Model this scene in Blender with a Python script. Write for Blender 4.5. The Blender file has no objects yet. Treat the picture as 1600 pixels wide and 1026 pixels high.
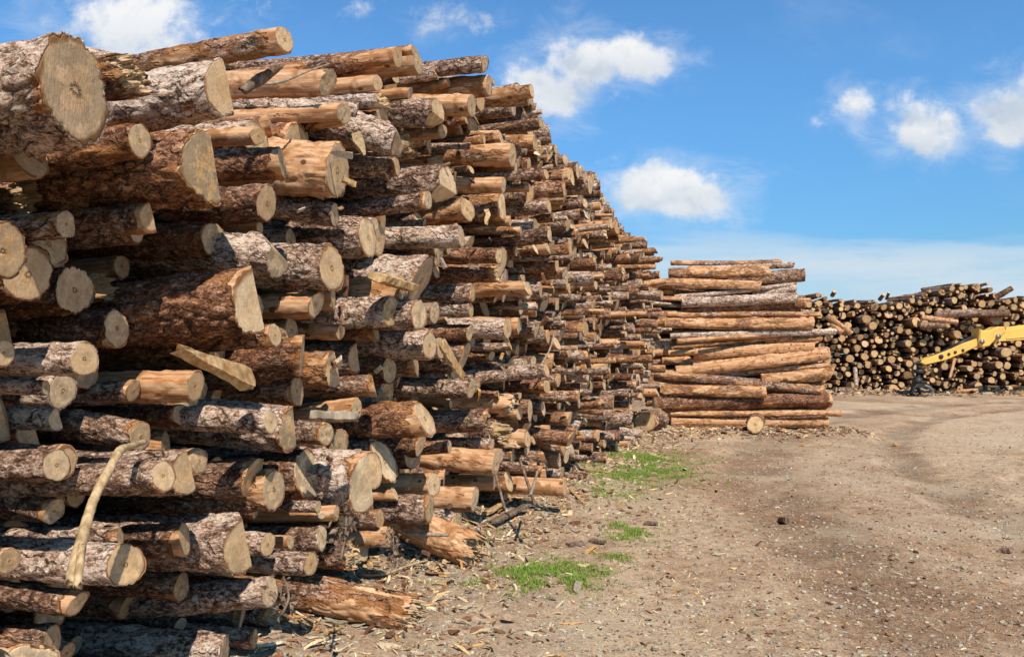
import bpy, math, random
import numpy as np
from mathutils import Matrix, Vector
from mathutils.bvhtree import BVHTree

SEED = 11
rng = np.random.default_rng(SEED)
random.seed(SEED)
scene = bpy.context.scene
col = scene.collection
F = 1250.0            # focal length in photo pixels (1600 wide)
EYE = 1.6
CU, CV = 800.0, 555.0  # principal column, horizon row
NX, NY = 0.9537, -0.3007      # outward normal of the long pile
SX, SY = 0.3007, 0.9537       # along the long pile, away from the camera

# ------------------------------------------------------------------ noise
def _h(i, j, k, s):
    n = (i.astype(np.int64) * 374761393 + j.astype(np.int64) * 668265263 + k.astype(np.int64) * 1274126177 + s * 951274213) & 0xFFFFFFFF
    n = ((n ^ (n >> 13)) * 1274126177) & 0xFFFFFFFF
    n = (n ^ (n >> 16)) & 0xFFFFFFFF
    return n / 4294967295.0

def vnoise(p, s=0):
    f = np.floor(p); t = p - f; t = t * t * (3 - 2 * t)
    i, j, k = f[:, 0].astype(int), f[:, 1].astype(int), f[:, 2].astype(int)
    r = 0
    for a in (0, 1):
        wa = t[:, 0] if a else 1 - t[:, 0]
        for b in (0, 1):
            wb = t[:, 1] if b else 1 - t[:, 1]
            for c in (0, 1):
                wc = t[:, 2] if c else 1 - t[:, 2]
                r = r + wa * wb * wc * _h(i + a, j + b, k + c, s)
    return r

def fbm(p, oct=3, s=0):
    r = 0; a = 0.5; tot = 0
    for o in range(oct):
        r = r + a * vnoise(p * (2.03 ** o) + 17.3 * o, s + o); tot += a; a *= 0.5
    return r / tot

def worley(p, s=0):
    f = np.floor(p).astype(int); t = p - f
    d1 = np.full(len(p), 9.0); d2 = np.full(len(p), 9.0)
    for a in (-1, 0, 1):
        for b in (-1, 0, 1):
            for c in (-1, 0, 1):
                i, j, k = f[:, 0] + a, f[:, 1] + b, f[:, 2] + c
                d = np.sqrt((a + _h(i, j, k, s) - t[:, 0]) ** 2 + (b + _h(i, j, k, s + 1) - t[:, 1]) ** 2 + (c + _h(i, j, k, s + 2) - t[:, 2]) ** 2)
                m = d < d1
                d2 = np.where(m, d1, np.minimum(d2, d)); d1 = np.where(m, d, d1)
    return d2 - d1

# ------------------------------------------------------------------ node helper
class NT:
    def __init__(s, tree):
        s.t = tree; s.n = tree.nodes; s.l = tree.links
    def new(s, typ, **kw):
        n = s.n.new(typ)
        for k, v in kw.items(): setattr(n, k, v)
        return n
    def put(s, sock, v):
        if hasattr(v, 'is_output'): s.l.new(v, sock)
        elif v is not None:
            if isinstance(v, (tuple, list)) and sock.type == 'RGBA' and len(v) == 3: v = (*v, 1)
            sock.default_value = v
    def math(s, op, a, b=None, c=None, clamp=False):
        n = s.new('ShaderNodeMath', operation=op, use_clamp=clamp)
        s.put(n.inputs[0], a); s.put(n.inputs[1], b); s.put(n.inputs[2], c)
        return n.outputs[0]
    def vmath(s, op, a, b=None, scale=None):
        n = s.new('ShaderNodeVectorMath', operation=op)
        s.put(n.inputs[0], a); s.put(n.inputs[1], b)
        if scale is not None: s.put(n.inputs['Scale'], scale)
        return n.outputs['Value'] if op in ('LENGTH', 'DISTANCE', 'DOT_PRODUCT') else n.outputs[0]
    def mix(s, f, a, b, mode='MIX'):
        n = s.new('ShaderNodeMix', data_type='RGBA', blend_type=mode, clamp_factor=True)
        s.put(n.inputs[0], f); s.put(n.inputs[6], a); s.put(n.inputs[7], b)
        return n.outputs[2]
    def noise(s, vec, scale, detail=3, rough=0.55, dist=0.0, w=None):
        n = s.new('ShaderNodeTexNoise')
        s.put(n.inputs['Vector'], vec); n.inputs['Scale'].default_value = scale
        n.inputs['Detail'].default_value = detail; n.inputs['Roughness'].default_value = rough
        n.inputs['Distortion'].default_value = dist
        return n.outputs['Fac']
    def voro(s, vec, scale, feature='F1'):
        n = s.new('ShaderNodeTexVoronoi', feature=feature)
        s.put(n.inputs['Vector'], vec); n.inputs['Scale'].default_value = scale
        return n.outputs['Distance']
    def step(s, v, a, b, o0=0.0, o1=1.0):
        n = s.new('ShaderNodeMapRange', interpolation_type='SMOOTHSTEP', clamp=True)
        s.put(n.inputs[0], v); s.put(n.inputs[1], a); s.put(n.inputs[2], b); s.put(n.inputs[3], o0); s.put(n.inputs[4], o1)
        return n.outputs[0]
    def ramp(s, v, stops):
        n = s.new('ShaderNodeValToRGB'); e = n.color_ramp.elements
        while len(e) < len(stops): e.new(0.5)
        for i, (p, c) in enumerate(stops): e[i].position = p; e[i].color = (*c, 1)
        s.put(n.inputs[0], v); return n.outputs[0]
    def attr(s, name):
        n = s.new('ShaderNodeAttribute', attribute_name=name); return n
    def bump(s, h, strength=0.5, dist=0.01, normal=None):
        n = s.new('ShaderNodeBump'); s.put(n.inputs['Height'], h)
        n.inputs['Strength'].default_value = strength; n.inputs['Distance'].default_value = dist
        if normal is not None: s.put(n.inputs['Normal'], normal)
        return n.outputs[0]

def new_mat(name):
    m = bpy.data.materials.new(name); m.use_nodes = True
    t = NT(m.node_tree); b = m.node_tree.nodes['Principled BSDF']
    b.inputs['Specular IOR Level'].default_value = 0.2
    return m, t, b

def sep(t, v):
    n = t.new('ShaderNodeSeparateXYZ'); t.put(n.inputs[0], v); return n.outputs

# ------------------------------------------------------------------ materials
def bark_material():
    m, t, b = new_mat('pine_bark')
    lp = t.attr('lp').outputs['Vector']
    par = sep(t, t.attr('par').outputs['Vector'])      # tone, bare, red
    def warp(scale, amt, det=2):
        n = t.new('ShaderNodeTexNoise'); t.put(n.inputs['Vector'], lp); n.inputs['Scale'].default_value = scale; n.inputs['Detail'].default_value = det
        return t.vmath('SCALE', t.vmath('SUBTRACT', n.outputs['Color'], (0.5, 0.5, 0.5)), scale=amt)
    v = t.vmath('ADD', t.vmath('ADD', lp, warp(6, 0.16)), warp(24, 0.05, 4))
    plate = t.voro(t.vmath('MULTIPLY', v, (0.30, 1, 1)), 19, 'DISTANCE_TO_EDGE')
    big = t.noise(lp, 4.5, 4, 0.6)
    patch = t.noise(lp, 8, 3, 0.6)
    crack = t.step(plate, 0.0, 0.13)
    keep = t.step(patch, 0.36, 0.58, 0.22, 1.0)
    crack = t.math('SUBTRACT', 1.0, t.math('MULTIPLY', t.math('SUBTRACT', 1.0, crack), keep))
    vf = t.vmath('ADD', lp, warp(30, 0.03, 3))
    flake = t.noise(t.vmath('MULTIPLY', vf, (0.42, 1, 1)), 48, 6, 0.68)
    flake2 = t.noise(t.vmath('MULTIPLY', vf, (0.5, 1, 1)), 130, 5, 0.7)
    furrow = t.step(t.math('ABSOLUTE', t.math('SUBTRACT', t.noise(t.vmath('MULTIPLY', vf, (0.22, 1, 1)), 34, 3, 0.55), 0.5)), 0.0, 0.045)
    fl = t.math('ADD', t.math('MULTIPLY', flake, 0.60), t.math('MULTIPLY', flake2, 0.48))
    fl = t.math('ADD', t.math('MULTIPLY', t.math('SUBTRACT', fl, 0.54), 1.40), 0.470)
    fl = t.math('ADD', fl, t.math('MULTIPLY', t.math('SUBTRACT', big, 0.5), 0.40))
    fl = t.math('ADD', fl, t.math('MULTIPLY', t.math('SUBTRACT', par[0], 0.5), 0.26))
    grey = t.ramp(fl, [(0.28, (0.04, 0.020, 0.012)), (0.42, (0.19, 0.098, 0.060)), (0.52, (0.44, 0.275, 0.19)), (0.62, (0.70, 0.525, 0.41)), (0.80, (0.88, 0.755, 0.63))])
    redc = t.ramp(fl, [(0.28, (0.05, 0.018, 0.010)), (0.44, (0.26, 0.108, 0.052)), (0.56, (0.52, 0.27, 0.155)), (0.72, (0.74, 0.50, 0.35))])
    nred = t.noise(lp, 6.5, 4, 0.6)
    c = t.mix(t.step(t.math('ADD', nred, t.math('MULTIPLY', t.math('SUBTRACT', par[2], 0.5), 0.9)), 0.42, 0.62), grey, redc)
    crk = t.math('MULTIPLY', crack, t.math('ADD', t.math('MULTIPLY', furrow, 0.55), 0.45))
    crk = t.math('ADD', crk, t.math('MULTIPLY', t.step(fl, 0.50, 0.66), 0.5), clamp=True)
    c = t.mix(crk, (0.055, 0.028, 0.018), c)
    # peeled places: bare wood, streaked along the grain, with orange inner bark at the rims
    ls = t.vmath('MULTIPLY', lp, (0.30, 1, 1))
    nb = t.noise(ls, 5.5, 5, 0.62)
    q = t.math('SUBTRACT', par[1], nb)
    bare = t.step(q, -0.015, 0.02)
    rim = t.step(q, -0.075, -0.02)
    streak = t.noise(t.vmath('MULTIPLY', lp, (0.06, 1, 1)), 42, 4, 0.6)
    wood = t.ramp(streak, [(0.25, (0.24, 0.088, 0.032)), (0.42, (0.50, 0.235, 0.105)), (0.57, (0.66, 0.39, 0.215)), (0.78, (0.80, 0.585, 0.41))])
    wood = t.mix(t.step(t.noise(lp, 9, 3), 0.5, 0.66), wood, (0.36, 0.165, 0.065))
    knot = t.step(t.voro(t.vmath('MULTIPLY', lp, (0.8, 1, 1)), 7), 0.10, 0.16)
    wood = t.mix(knot, (0.16, 0.075, 0.03), wood)
    c = t.mix(t.math('MULTIPLY', rim, 0.75), c, (0.40, 0.165, 0.05))
    c = t.mix(bare, c, wood)
    t.put(b.inputs['Base Color'], c)
    b.inputs['Roughness'].default_value = 0.85
    ht = t.math('ADD', t.math('MULTIPLY', crack, 0.7), t.math('MULTIPLY', fl, 0.9))
    ht = t.math('MULTIPLY', ht, t.step(bare, 0.0, 1.0, 1.0, 0.12))
    ht = t.math('SUBTRACT', ht, t.math('MULTIPLY', bare, 0.3))
    t.put(b.inputs['Normal'], t.bump(ht, 0.9, 0.012))
    return m

def cut_material():
    m, t, b = new_mat('cut_wood')
    ce = sep(t, t.attr('lp').outputs['Vector'])        # y/r, z/r, seed
    par = sep(t, t.attr('par').outputs['Vector'])      # tone, stain, orange
    vec = t.new('ShaderNodeCombineXYZ')
    for i in range(3): t.put(vec.inputs[i], ce[i])
    vec = vec.outputs[0]
    yz = t.new('ShaderNodeCombineXYZ'); t.put(yz.inputs[0], ce[0]); t.put(yz.inputs[1], ce[1])
    wob = t.noise(vec, 1.6, 3)
    rad = t.math('ADD', t.vmath('LENGTH', yz.outputs[0]), t.math('MULTIPLY', t.math('SUBTRACT', wob, 0.5), 0.35))
    ring = t.math('SINE', t.math('ADD', t.math('MULTIPLY', rad, 62), t.math('MULTIPLY', wob, 9)))
    ring2 = t.math('SINE', t.math('MULTIPLY', rad, 23))
    rg = t.math('ADD', t.math('MULTIPLY', ring, 0.6), t.math('MULTIPLY', ring2, 0.4))
    blot = t.noise(vec, 2.3, 5, 0.62)
    fine = t.noise(vec, 11, 5, 0.7)
    base = t.mix(par[0], (0.64, 0.375, 0.175), (0.88, 0.625, 0.38))
    base = t.mix(t.math('MULTIPLY', par[2], 0.85, clamp=True), base, (0.62, 0.33, 0.115))
    base = t.mix(t.step(fine, 0.35, 0.7, 0.0, 0.38), base, (0.82, 0.70, 0.47))
    heart = t.step(rad, 0.32, 0.52, 1.0, 0.0)
    base = t.mix(t.math('MULTIPLY', heart, 0.30), base, (0.55, 0.32, 0.13))
    base = t.mix(t.math('MULTIPLY', t.step(rg, -0.2, 0.9), 0.22), base, (0.36, 0.21, 0.085))
    st = t.math('MULTIPLY', t.step(t.math('ADD', blot, t.math('MULTIPLY', t.step(rad, 0.3, 0.8), 0.10)), 0.49, 0.60), t.math('MULTIPLY', par[1], 0.80))
    base = t.mix(st, base, (0.33, 0.25, 0.16))
    base = t.vmath('SCALE', base, scale=t.step(par[2], 1.0, 2.0, 1.0, 0.55))
    base = t.vmath('SCALE', base, scale=t.step(t.noise(vec, 1.3, 4, 0.7), 0.32, 0.62, 0.80, 1.10))
    ang = t.math('ARCTAN2', ce[1], ce[0])
    av = t.new('ShaderNodeCombineXYZ'); t.put(av.inputs[0], t.math('MULTIPLY', ang, 5.0)); t.put(av.inputs[1], t.math('MULTIPLY', rad, 1.1)); t.put(av.inputs[2], ce[2])
    cr = t.noise(av.outputs[0], 1.0, 2, 0.5)
    crack = t.math('MULTIPLY', t.step(t.math('ABSOLUTE', t.math('SUBTRACT', cr, 0.56)), 0.004, 0.020, 1.0, 0.0), t.step(rad, 0.95, 0.25, 0.0, 1.0))
    base = t.mix(t.math('MULTIPLY', crack, t.math('MULTIPLY', t.step(rad, 0.04, 0.22), t.step(par[1], 0.40, 0.95, 0.15, 0.75))), base, (0.12, 0.065, 0.03))
    saw = t.noise(t.vmath('MULTIPLY', vec, (9.0, 1.2, 1.0)), 3.0, 3, 0.6)
    base = t.mix(t.step(saw, 0.50, 0.72, 0.0, 0.46), base, (0.33, 0.22, 0.11))
    base = t.mix(t.step(rad, 0.90, 1.04), base, (0.24, 0.115, 0.045))
    t.put(b.inputs['Base Color'], base)
    b.inputs['Roughness'].default_value = 0.75
    h = t.math('ADD', t.math('MULTIPLY', fine, 0.5), t.math('MULTIPLY', saw, 0.6))
    h = t.math('SUBTRACT', h, t.math('MULTIPLY', crack, 0.2))
    t.put(b.inputs['Normal'], t.bump(h, 0.7, 0.006))
    return m

def tint_material(name, rough=0.85, scale=60, spread=0.5, bump=0.4, along=(1, 1, 1)):
    """colour from the vertex attribute 'tint', broken up by noise"""
    m, t, b = new_mat(name)
    geo = t.new('ShaderNodeNewGeometry').outputs['Position']
    tc = t.attr('tint').outputs['Color']
    n = t.noise(t.vmath('MULTIPLY', geo, along), scale, 5, 0.65)
    k = t.step(n, 0.25, 0.75, 1 - spread, 1 + spread)
    c = t.vmath('SCALE', tc, scale=k)
    t.put(b.inputs['Base Color'], c); b.inputs['Roughness'].default_value = rough
    t.put(b.inputs['Normal'], t.bump(n, bump, 0.01))
    return m

def stick_material(name, c0, c1, scale=40):
    m, t, b = new_mat(name)
    co = t.new('ShaderNodeTexCoord').outputs['Object']
    n = t.noise(t.vmath('MULTIPLY', co, (1, 1, 0.25)), scale, 5, 0.6)
    n2 = t.noise(co, 6, 3)
    c = t.mix(t.step(n, 0.3, 0.7), c0, c1)
    c = t.mix(t.step(n2, 0.5, 0.75, 0, 0.5), c, tuple(x * 0.45 for x in c0))
    t.put(b.inputs['Base Color'], c); b.inputs['Roughness'].default_value = 0.8
    t.put(b.inputs['Normal'], t.bump(n, 0.6, 0.006))
    return m

def paint_material(name, c, rough=0.45, dirt=0.35, metallic=0.0):
    m, t, b = new_mat(name)
    co = t.new('ShaderNodeTexCoord').outputs['Object']
    n = t.noise(co, 2.2, 6, 0.65); n2 = t.noise(t.vmath('MULTIPLY', co, (1, 1, 3)), 14, 4, 0.7)
    d = t.math('MULTIPLY', t.step(t.math('ADD', t.math('MULTIPLY', n, 0.6), t.math('MULTIPLY', n2, 0.4)), 0.46, 0.70), dirt)
    t.put(b.inputs['Base Color'], t.mix(d, c, (0.13, 0.085, 0.05)))
    t.put(b.inputs['Roughness'], t.step(n2, 0.2, 0.8, rough, min(1, rough + 0.3)))
    b.inputs['Metallic'].default_value = metallic
    b.inputs['Specular IOR Level'].default_value = 0.4
    return m

def circle3(a, b, c):
    A = np.array([[2 * (b[0] - a[0]), 2 * (b[1] - a[1])], [2 * (c[0] - b[0]), 2 * (c[1] - b[1])]])
    q = np.linalg.solve(A, [b[0] ** 2 + b[1] ** 2 - a[0] ** 2 - a[1] ** 2, c[0] ** 2 + c[1] ** 2 - b[0] ** 2 - b[1] ** 2])
    return float(q[0]), float(q[1]), float(np.hypot(a[0] - q[0], a[1] - q[1]))
_c = circle3((2.75, 7.3), (3.75, 12.1), (7.4, 19.5)); _d = circle3((6.0, 7.6), (8.2, 12.2), (13.5, 16.5))
TRACKS = [(*_c, .75), (_c[0], _c[1], _c[2] - 2.1, .45), (*_d, .5), (_d[0], _d[1], _d[2] - 2.0, .38)]
def ground_material():
    m, t, b = new_mat('gravel_ground')
    p = t.new('ShaderNodeNewGeometry').outputs['Position']
    xyz = sep(t, p)
    # distance in front of the long pile's foot
    e = t.math('ADD', t.math('MULTIPLY', t.math('SUBTRACT', xyz[0], -2.77 * 0 - 0.76), NX), t.math('MULTIPLY', t.math('SUBTRACT', xyz[1], 6.35), NY))
    big = t.noise(p, 0.30, 5, 0.6)
    mid = t.noise(p, 1.7, 5, 0.65)
    sm = t.math('ADD', t.math('MULTIPLY', t.noise(p, 11, 6, 0.75), 0.6), t.math('MULTIPLY', t.noise(p, 62, 5, 0.75), 0.4))
    fine = t.noise(p, 38, 4, 0.7)
    gr = t.voro(p, 55)
    gr2 = t.voro(p, 22)
    c = t.ramp(sm, [(0.32, (0.17, 0.11, 0.07)), (0.43, (0.45, 0.30, 0.185)), (0.53, (0.65, 0.475, 0.315)), (0.68, (0.82, 0.66, 0.475))])
    bark = t.ramp(fine, [(0.3, (0.11, 0.052, 0.028)), (0.5, (0.28, 0.15, 0.085)), (0.72, (0.46, 0.28, 0.17))])
    # bark litter: heavy at the pile foot and in worn bands
    bandc = t.noise(t.vmath('MULTIPLY', p, (0.55, 0.22, 1)), 1.0, 4, 0.55, 0.6)
    lit = t.math('ADD', t.step(e, 0.2, 2.6, 0.30, 0.0), t.math('MULTIPLY', t.math('SUBTRACT', bandc, 0.5), 1.1))
    far = t.math('ADD', lit, t.step(xyz[1], 22, 33, 0.0, 0.30))
    far = t.math('ADD', far, t.math('MULTIPLY', t.math('SUBTRACT', mid, 0.5), 0.9))
    c = t.mix(t.step(far, -0.02, 0.40, 0.0, 0.72), c, bark)
    # worn grey wheel ruts swinging round the yard
    rut = None
    for cx, cy, Rr, wd in TRACKS:
        dx = t.math('SUBTRACT', xyz[0], cx); dy = t.math('SUBTRACT', xyz[1], cy)
        rr = t.math('SQRT', t.math('ADD', t.math('MULTIPLY', dx, dx), t.math('MULTIPLY', dy, dy)))
        rr = t.math('ADD', rr, t.math('MULTIPLY', t.math('SUBTRACT', mid, 0.5), 0.7))
        k = t.step(t.math('ABSOLUTE', t.math('SUBTRACT', rr, Rr)), wd * .35, wd, 1.0, 0.0)
        rut = k if rut is None else t.math('MAXIMUM', rut, k)
    rut = t.math('MULTIPLY', rut, t.step(t.noise(p, 0.8, 4, 0.6), 0.34, 0.60, 0.15, 1.0))
    dx = t.math('SUBTRACT', xyz[0], TRACKS[0][0]); dy = t.math('SUBTRACT', xyz[1], TRACKS[0][1])
    rb = t.math('ADD', t.math('SQRT', t.math('ADD', t.math('MULTIPLY', dx, dx), t.math('MULTIPLY', dy, dy))), t.math('MULTIPLY', t.math('SUBTRACT', big, 0.5), 5.0))
    band = t.math('MULTIPLY', t.step(t.math('ABSOLUTE', t.math('SUBTRACT', rb, TRACKS[0][2] - .6)), 0.6, 2.9, 1.0, 0.0), t.step(t.noise(p, 0.9, 5, 0.65), 0.36, 0.60, 0.25, 1.0))
    c = t.mix(t.math('MULTIPLY', band, 0.75), c, t.mix(t.step(sm, 0.36, 0.62), (0.19, 0.092, 0.05), (0.54, 0.325, 0.195)))
    c = t.mix(t.math('MULTIPLY', rut, 0.62), c, t.mix(t.step(big, 0.40, 0.62), (0.25, 0.135, 0.08), (0.215, 0.165, 0.115)))
    c = t.mix(t.math('MULTIPLY', rut, t.step(fine, 0.52, 0.40, 0.0, 0.55)), c, (0.08, 0.05, 0.032))
    pale = t.step(t.math('ADD', big, t.math('MULTIPLY', mid, 0.5)), 0.70, 0.95)
    c = t.mix(t.math('MULTIPLY', pale, 0.55), c, (0.64, 0.51, 0.36))
    # stones and chips
    stone = t.math('MULTIPLY', t.step(gr2, 0.10, 0.24, 1.0, 0.0), t.step(t.noise(p, 5, 3), 0.48, 0.62))
    c = t.mix(t.math('MULTIPLY', stone, 0.75), c, (0.68, 0.58, 0.44))
    grit = t.step(gr, 0.12, 0.36, 1.0, 0.0)
    c = t.mix(t.math('MULTIPLY', grit, t.step(fine, 0.46, 0.62, 0.0, 0.65)), c, (0.68, 0.57, 0.43))
    c = t.mix(t.step(fine, 0.48, 0.28, 0.0, 0.40), c, (0.10, 0.065, 0.042))
    t.put(b.inputs['Base Color'], c); b.inputs['Roughness'].default_value = 0.95
    b.inputs['Specular IOR Level'].default_value = 0.1
    h = t.math('ADD', t.math('MULTIPLY', sm, 1.0), t.math('ADD', t.math('MULTIPLY', fine, 0.35), t.math('MULTIPLY', grit, 0.15)))
    h = t.math('ADD', h, t.math('MULTIPLY', stone, 0.25))
    t.put(b.inputs['Normal'], t.bump(h, 0.9, 0.03))
    return m

BARK = bark_material(); CUT = cut_material()

# ------------------------------------------------------------------ mesh builders
def mesh_from(name, verts, faces, mats, mi=None, lp=None, par=None, tint=None, smooth=None):
    me = bpy.data.meshes.new(name)
    verts = np.asarray(verts, dtype=np.float32)
    cnt = np.array([len(f) for f in faces], dtype=np.int32)
    loops = np.concatenate([np.asarray(f, dtype=np.int32) for f in faces]) if not isinstance(faces, np.ndarray) else faces.astype(np.int32).ravel()
    me.vertices.add(len(verts)); me.vertices.foreach_set('co', verts.ravel())
    me.loops.add(len(loops)); me.loops.foreach_set('vertex_index', loops)
    me.polygons.add(len(cnt))
    st = np.zeros(len(cnt), dtype=np.int32); st[1:] = np.cumsum(cnt)[:-1]
    me.polygons.foreach_set('loop_start', st)
    for m in mats: me.materials.append(m)
    if mi is not None: me.polygons.foreach_set('material_index', np.asarray(mi, dtype=np.int32))
    me.update(calc_edges=True)
    if smooth is not None: me.polygons.foreach_set('use_smooth', np.asarray(smooth, dtype=bool) if not isinstance(smooth, bool) else np.full(len(cnt), smooth))
    for nm, arr in (('lp', lp), ('par', par)):
        if arr is not None:
            a = me.attributes.new(nm, 'FLOAT_VECTOR', 'POINT'); a.data.foreach_set('vector', np.asarray(arr, dtype=np.float32).ravel())
    if tint is not None:
        a = me.attributes.new('tint', 'FLOAT_COLOR', 'POINT')
        tt = np.ones((len(verts), 4), dtype=np.float32); tt[:, :3] = tint
        a.data.foreach_set('color', tt.ravel())
    return me

def link(name, me, parent=None, label=None, cat=None, group=None, kind=None):
    o = bpy.data.objects.new(name, me); col.objects.link(o)
    if parent: o.parent = parent
    if label: o['label'] = label
    if cat: o['category'] = cat
    if group: o['group'] = group
    if kind: o['kind'] = kind
    return o

def grid_faces(nr, nc, off=0):
    """quads between nr rings of nc vertices (closed around)"""
    j = np.arange(nr - 1)[:, None]; i = np.arange(nc)[None, :]; i2 = (i + 1) % nc
    a = off + j * nc + i; b_ = off + j * nc + i2; c = off + (j + 1) * nc + i2; d = off + (j + 1) * nc + i
    return np.stack([a, b_, c, d], -1).reshape(-1, 4)

def end_shape(style, rs):
    """planes x = (a*y/r + b*z/r + c) ; the cut is the lower envelope"""
    tl = lambda s: rs.normal(0, s)
    if style == 'f': return [(tl(.10), tl(.10), 0)]
    if style == 's': return [(tl(.2) - .25, tl(.2), 0)]
    if style == 'v': return [(tl(.08), .38 + tl(.08), 0)]
    if style == 'u': return [(tl(.08), -.42 + tl(.08), 0)]
    if style == 'n': return [(.10 + tl(.05), .12, 0), (-1.15, -.35, .28)]     # far side chopped back
    if style == 'w': return [(-.10, .10, 0), (-.55, -1.25, .22)]              # top chopped back
    if style == 'l': return [(.10, -.15, 0), (.25, 1.2, .35)]                 # underside chopped back
    if style == 'b': return [(tl(.2), tl(.3), 0)]
    return [(0, 0, 0)]

def log_geo(L, r, nring, seed, style='f', taper=0.08, bend=0.02, fine=1.0, rough=1.0, back=False, hump=None):
    """log along -X from a cut end at the origin. Returns body(verts, faces), cap(verts, faces, yz), back cap"""
    rs = np.random.default_rng(seed)
    nseg = int(np.clip(fine * 1.0 / max(r, .05) * 3.4, 8, 90)) if fine < 5 else 90
    front = np.linspace(0, min(L * 0.5, 1.25), nseg)
    rest = np.linspace(front[-1], L, max(4, int(nseg * (0.9 if back else 0.22))))[1:]
    xs = -np.concatenate([[0.0, r * 0.03], front[1:], rest])
    nr = len(xs); th = np.linspace(0, 2 * np.pi, nring, endpoint=False)
    X, T = np.meshgrid(xs, th, indexing='ij')
    ph = rs.uniform(0, 6.28, 6)
    R = r * (1 + taper * X / L * -1 * (1 if taper > 0 else 1))
    R = R * (1 + .055 * np.sin(2 * T + ph[0] + X * .5) + .035 * np.sin(3 * T + ph[1] - X * .9) + .02 * np.sin(5 * T + ph[2] + X * 2.0))
    off = rs.uniform(0, 60, 3)
    P = np.stack([X, r * np.cos(T), r * np.sin(T)], -1).reshape(-1, 3) + off
    if nring >= 20:
        pl = worley(P * np.array([7.5, 21, 21]) + 3 * vnoise(P * 9)[:, None] * .5)
        d = np.clip(pl * 2.4, 0, 1) - .6 + 1.1 * (fbm(P * np.array([9, 26, 26]), 2) - .5)
        amp = min(.10 * r, .017 if nring < 50 else .022) * rough
        low = fbm(P * np.array([2.2, 3, 3]), 2, 9) - .5
        kn = np.clip(fbm(P * np.array([3.3, 6, 6]), 1, 5) - .80, 0, 1)
        R = R + (d * amp + low * .20 * r + kn * 1.2 * r).reshape(X.shape)
    else:
        R = R + ((fbm(P * np.array([3, 9, 9]), 2) - .5) * .16 * r).reshape(X.shape)
    by, bz = rs.normal(0, bend), rs.normal(0, bend)
    wob = np.sin(-X * 1.1 + ph[3]) - np.sin(ph[3])
    Yc = by * (X ** 2) * .25 + .012 * wob; Zc = bz * (X ** 2) * .25 + .012 * np.sin(-X * 1.4 + ph[4]) - .012 * np.sin(ph[4])
    Y = R * np.cos(T); Z = R * np.sin(T)
    planes = end_shape(style, rs)
    so = rs.uniform(0, 90)
    def xe(y, z):
        v = np.min([a * y / r + b_ * z / r + c for a, b_, c in planes], axis=0) * r
        if style == 'b':
            q = np.stack([np.full(y.size, so), y.ravel() / r * 3.5, z.ravel() / r * 3.5], -1)
            v = v + ((vnoise(q) - .5) * 1.1 * r + (vnoise(q * 3.7) - .5) * .9 * r + (vnoise(q * 9) - .5) * .4 * r).reshape(y.shape)
        else:
            q = np.stack([np.full(y.size, so), y.ravel() / r * 2.0, z.ravel() / r * 2.0], -1)
            v = v + ((vnoise(q) - .5) * .045 * r).reshape(y.shape)
        return v
    w = np.clip(1 + X / (2.6 * r), 0, 1)
    Xd = X + xe(Y, Z) * w
    body = np.stack([Xd, Y + Yc, Z + Zc], -1)
    # bark lip turning in to the wood, just short of the cut
    k = .955 if nring >= 20 else .96
    y0, z0 = Y[0] * k, Z[0] * k
    lipx = xe(y0, z0) - .03 * r
    lip = np.stack([lipx, y0, z0], -1)[None]
    body = np.concatenate([lip, body], 0).reshape(-1, 3)
    bf = grid_faces(nr + 1, nring)
    lpb = body + off
    # cut face
    fr = [1.0, .97, .86, .72, .56, .4, .24, .10] if nring >= 24 else [1.0, .6, .2]
    if nring >= 36 and style in 'nwlb': fr = [1.0] + list(np.linspace(.97, .04, 30))
    cv = [np.stack([lipx - .01 * r, y0, z0], -1)]
    for f in fr: cv.append(np.stack([xe(y0 * f, z0 * f) - (.012 * r if f == 1.0 else 0), y0 * f, z0 * f], -1))
    cv = np.concatenate(cv, 0); nrow = len(fr) + 1
    cf = [list(f) for f in grid_faces(nrow, nring)[:, ::-1]]
    cf = [f[::-1] for f in cf]
    # flip so that normals face +X
    cf = [f[::-1] for f in cf]
    tip = len(cv); cv = np.concatenate([cv, [[float(xe(np.zeros(1), np.zeros(1))[0]), 0, 0]]], 0)
    base = (nrow - 1) * nring
    cf += [[base + i, base + (i + 1) % nring, tip] for i in range(nring)]
    seedv = rs.uniform(0, 50)
    ce = np.stack([cv[:, 1] / (r * k), cv[:, 2] / (r * k), np.full(len(cv), seedv)], -1)
    # far end
    kb = nr * nring
    ring = body[kb:kb + nring]
    if back:
        c = ring.mean(0); bv = np.concatenate([ring, c + (ring - c) * .5, [c]], 0)
        bcf = [list(f) for f in grid_faces(2, nring)] + [[nring + i, nring + (i + 1) % nring, 2 * nring] for i in range(nring)]
        d = (bv - c) / r
        bce = np.stack([d[:, 1], d[:, 2], np.full(len(bv), seedv + 7)], -1)
        backcap = (bv, bcf, bce)
    else:
        backcap = None
        bf = np.concatenate([bf, np.zeros((0, 4), int)], 0)
    return (body, bf, lpb), (cv, cf, ce), backcap, body[kb:kb + nring].mean(0)

TONES = {  # tone, bare, red : bark;   tone, stain, orange : cut
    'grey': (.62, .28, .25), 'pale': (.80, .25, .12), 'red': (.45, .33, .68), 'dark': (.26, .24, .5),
    'bare': (.5, .66, .5), 'peel': (.55, .51, .5), 'weather': (.92, .10, .0), 'brown': (.46, .34, .42)}

def rot_from(dirx):
    x = Vector(dirx).normalized(); y = Vector((0, 0, 1)).cross(x).normalized(); z = x.cross(y)
    return Matrix((x, y, z)).transposed()

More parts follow.
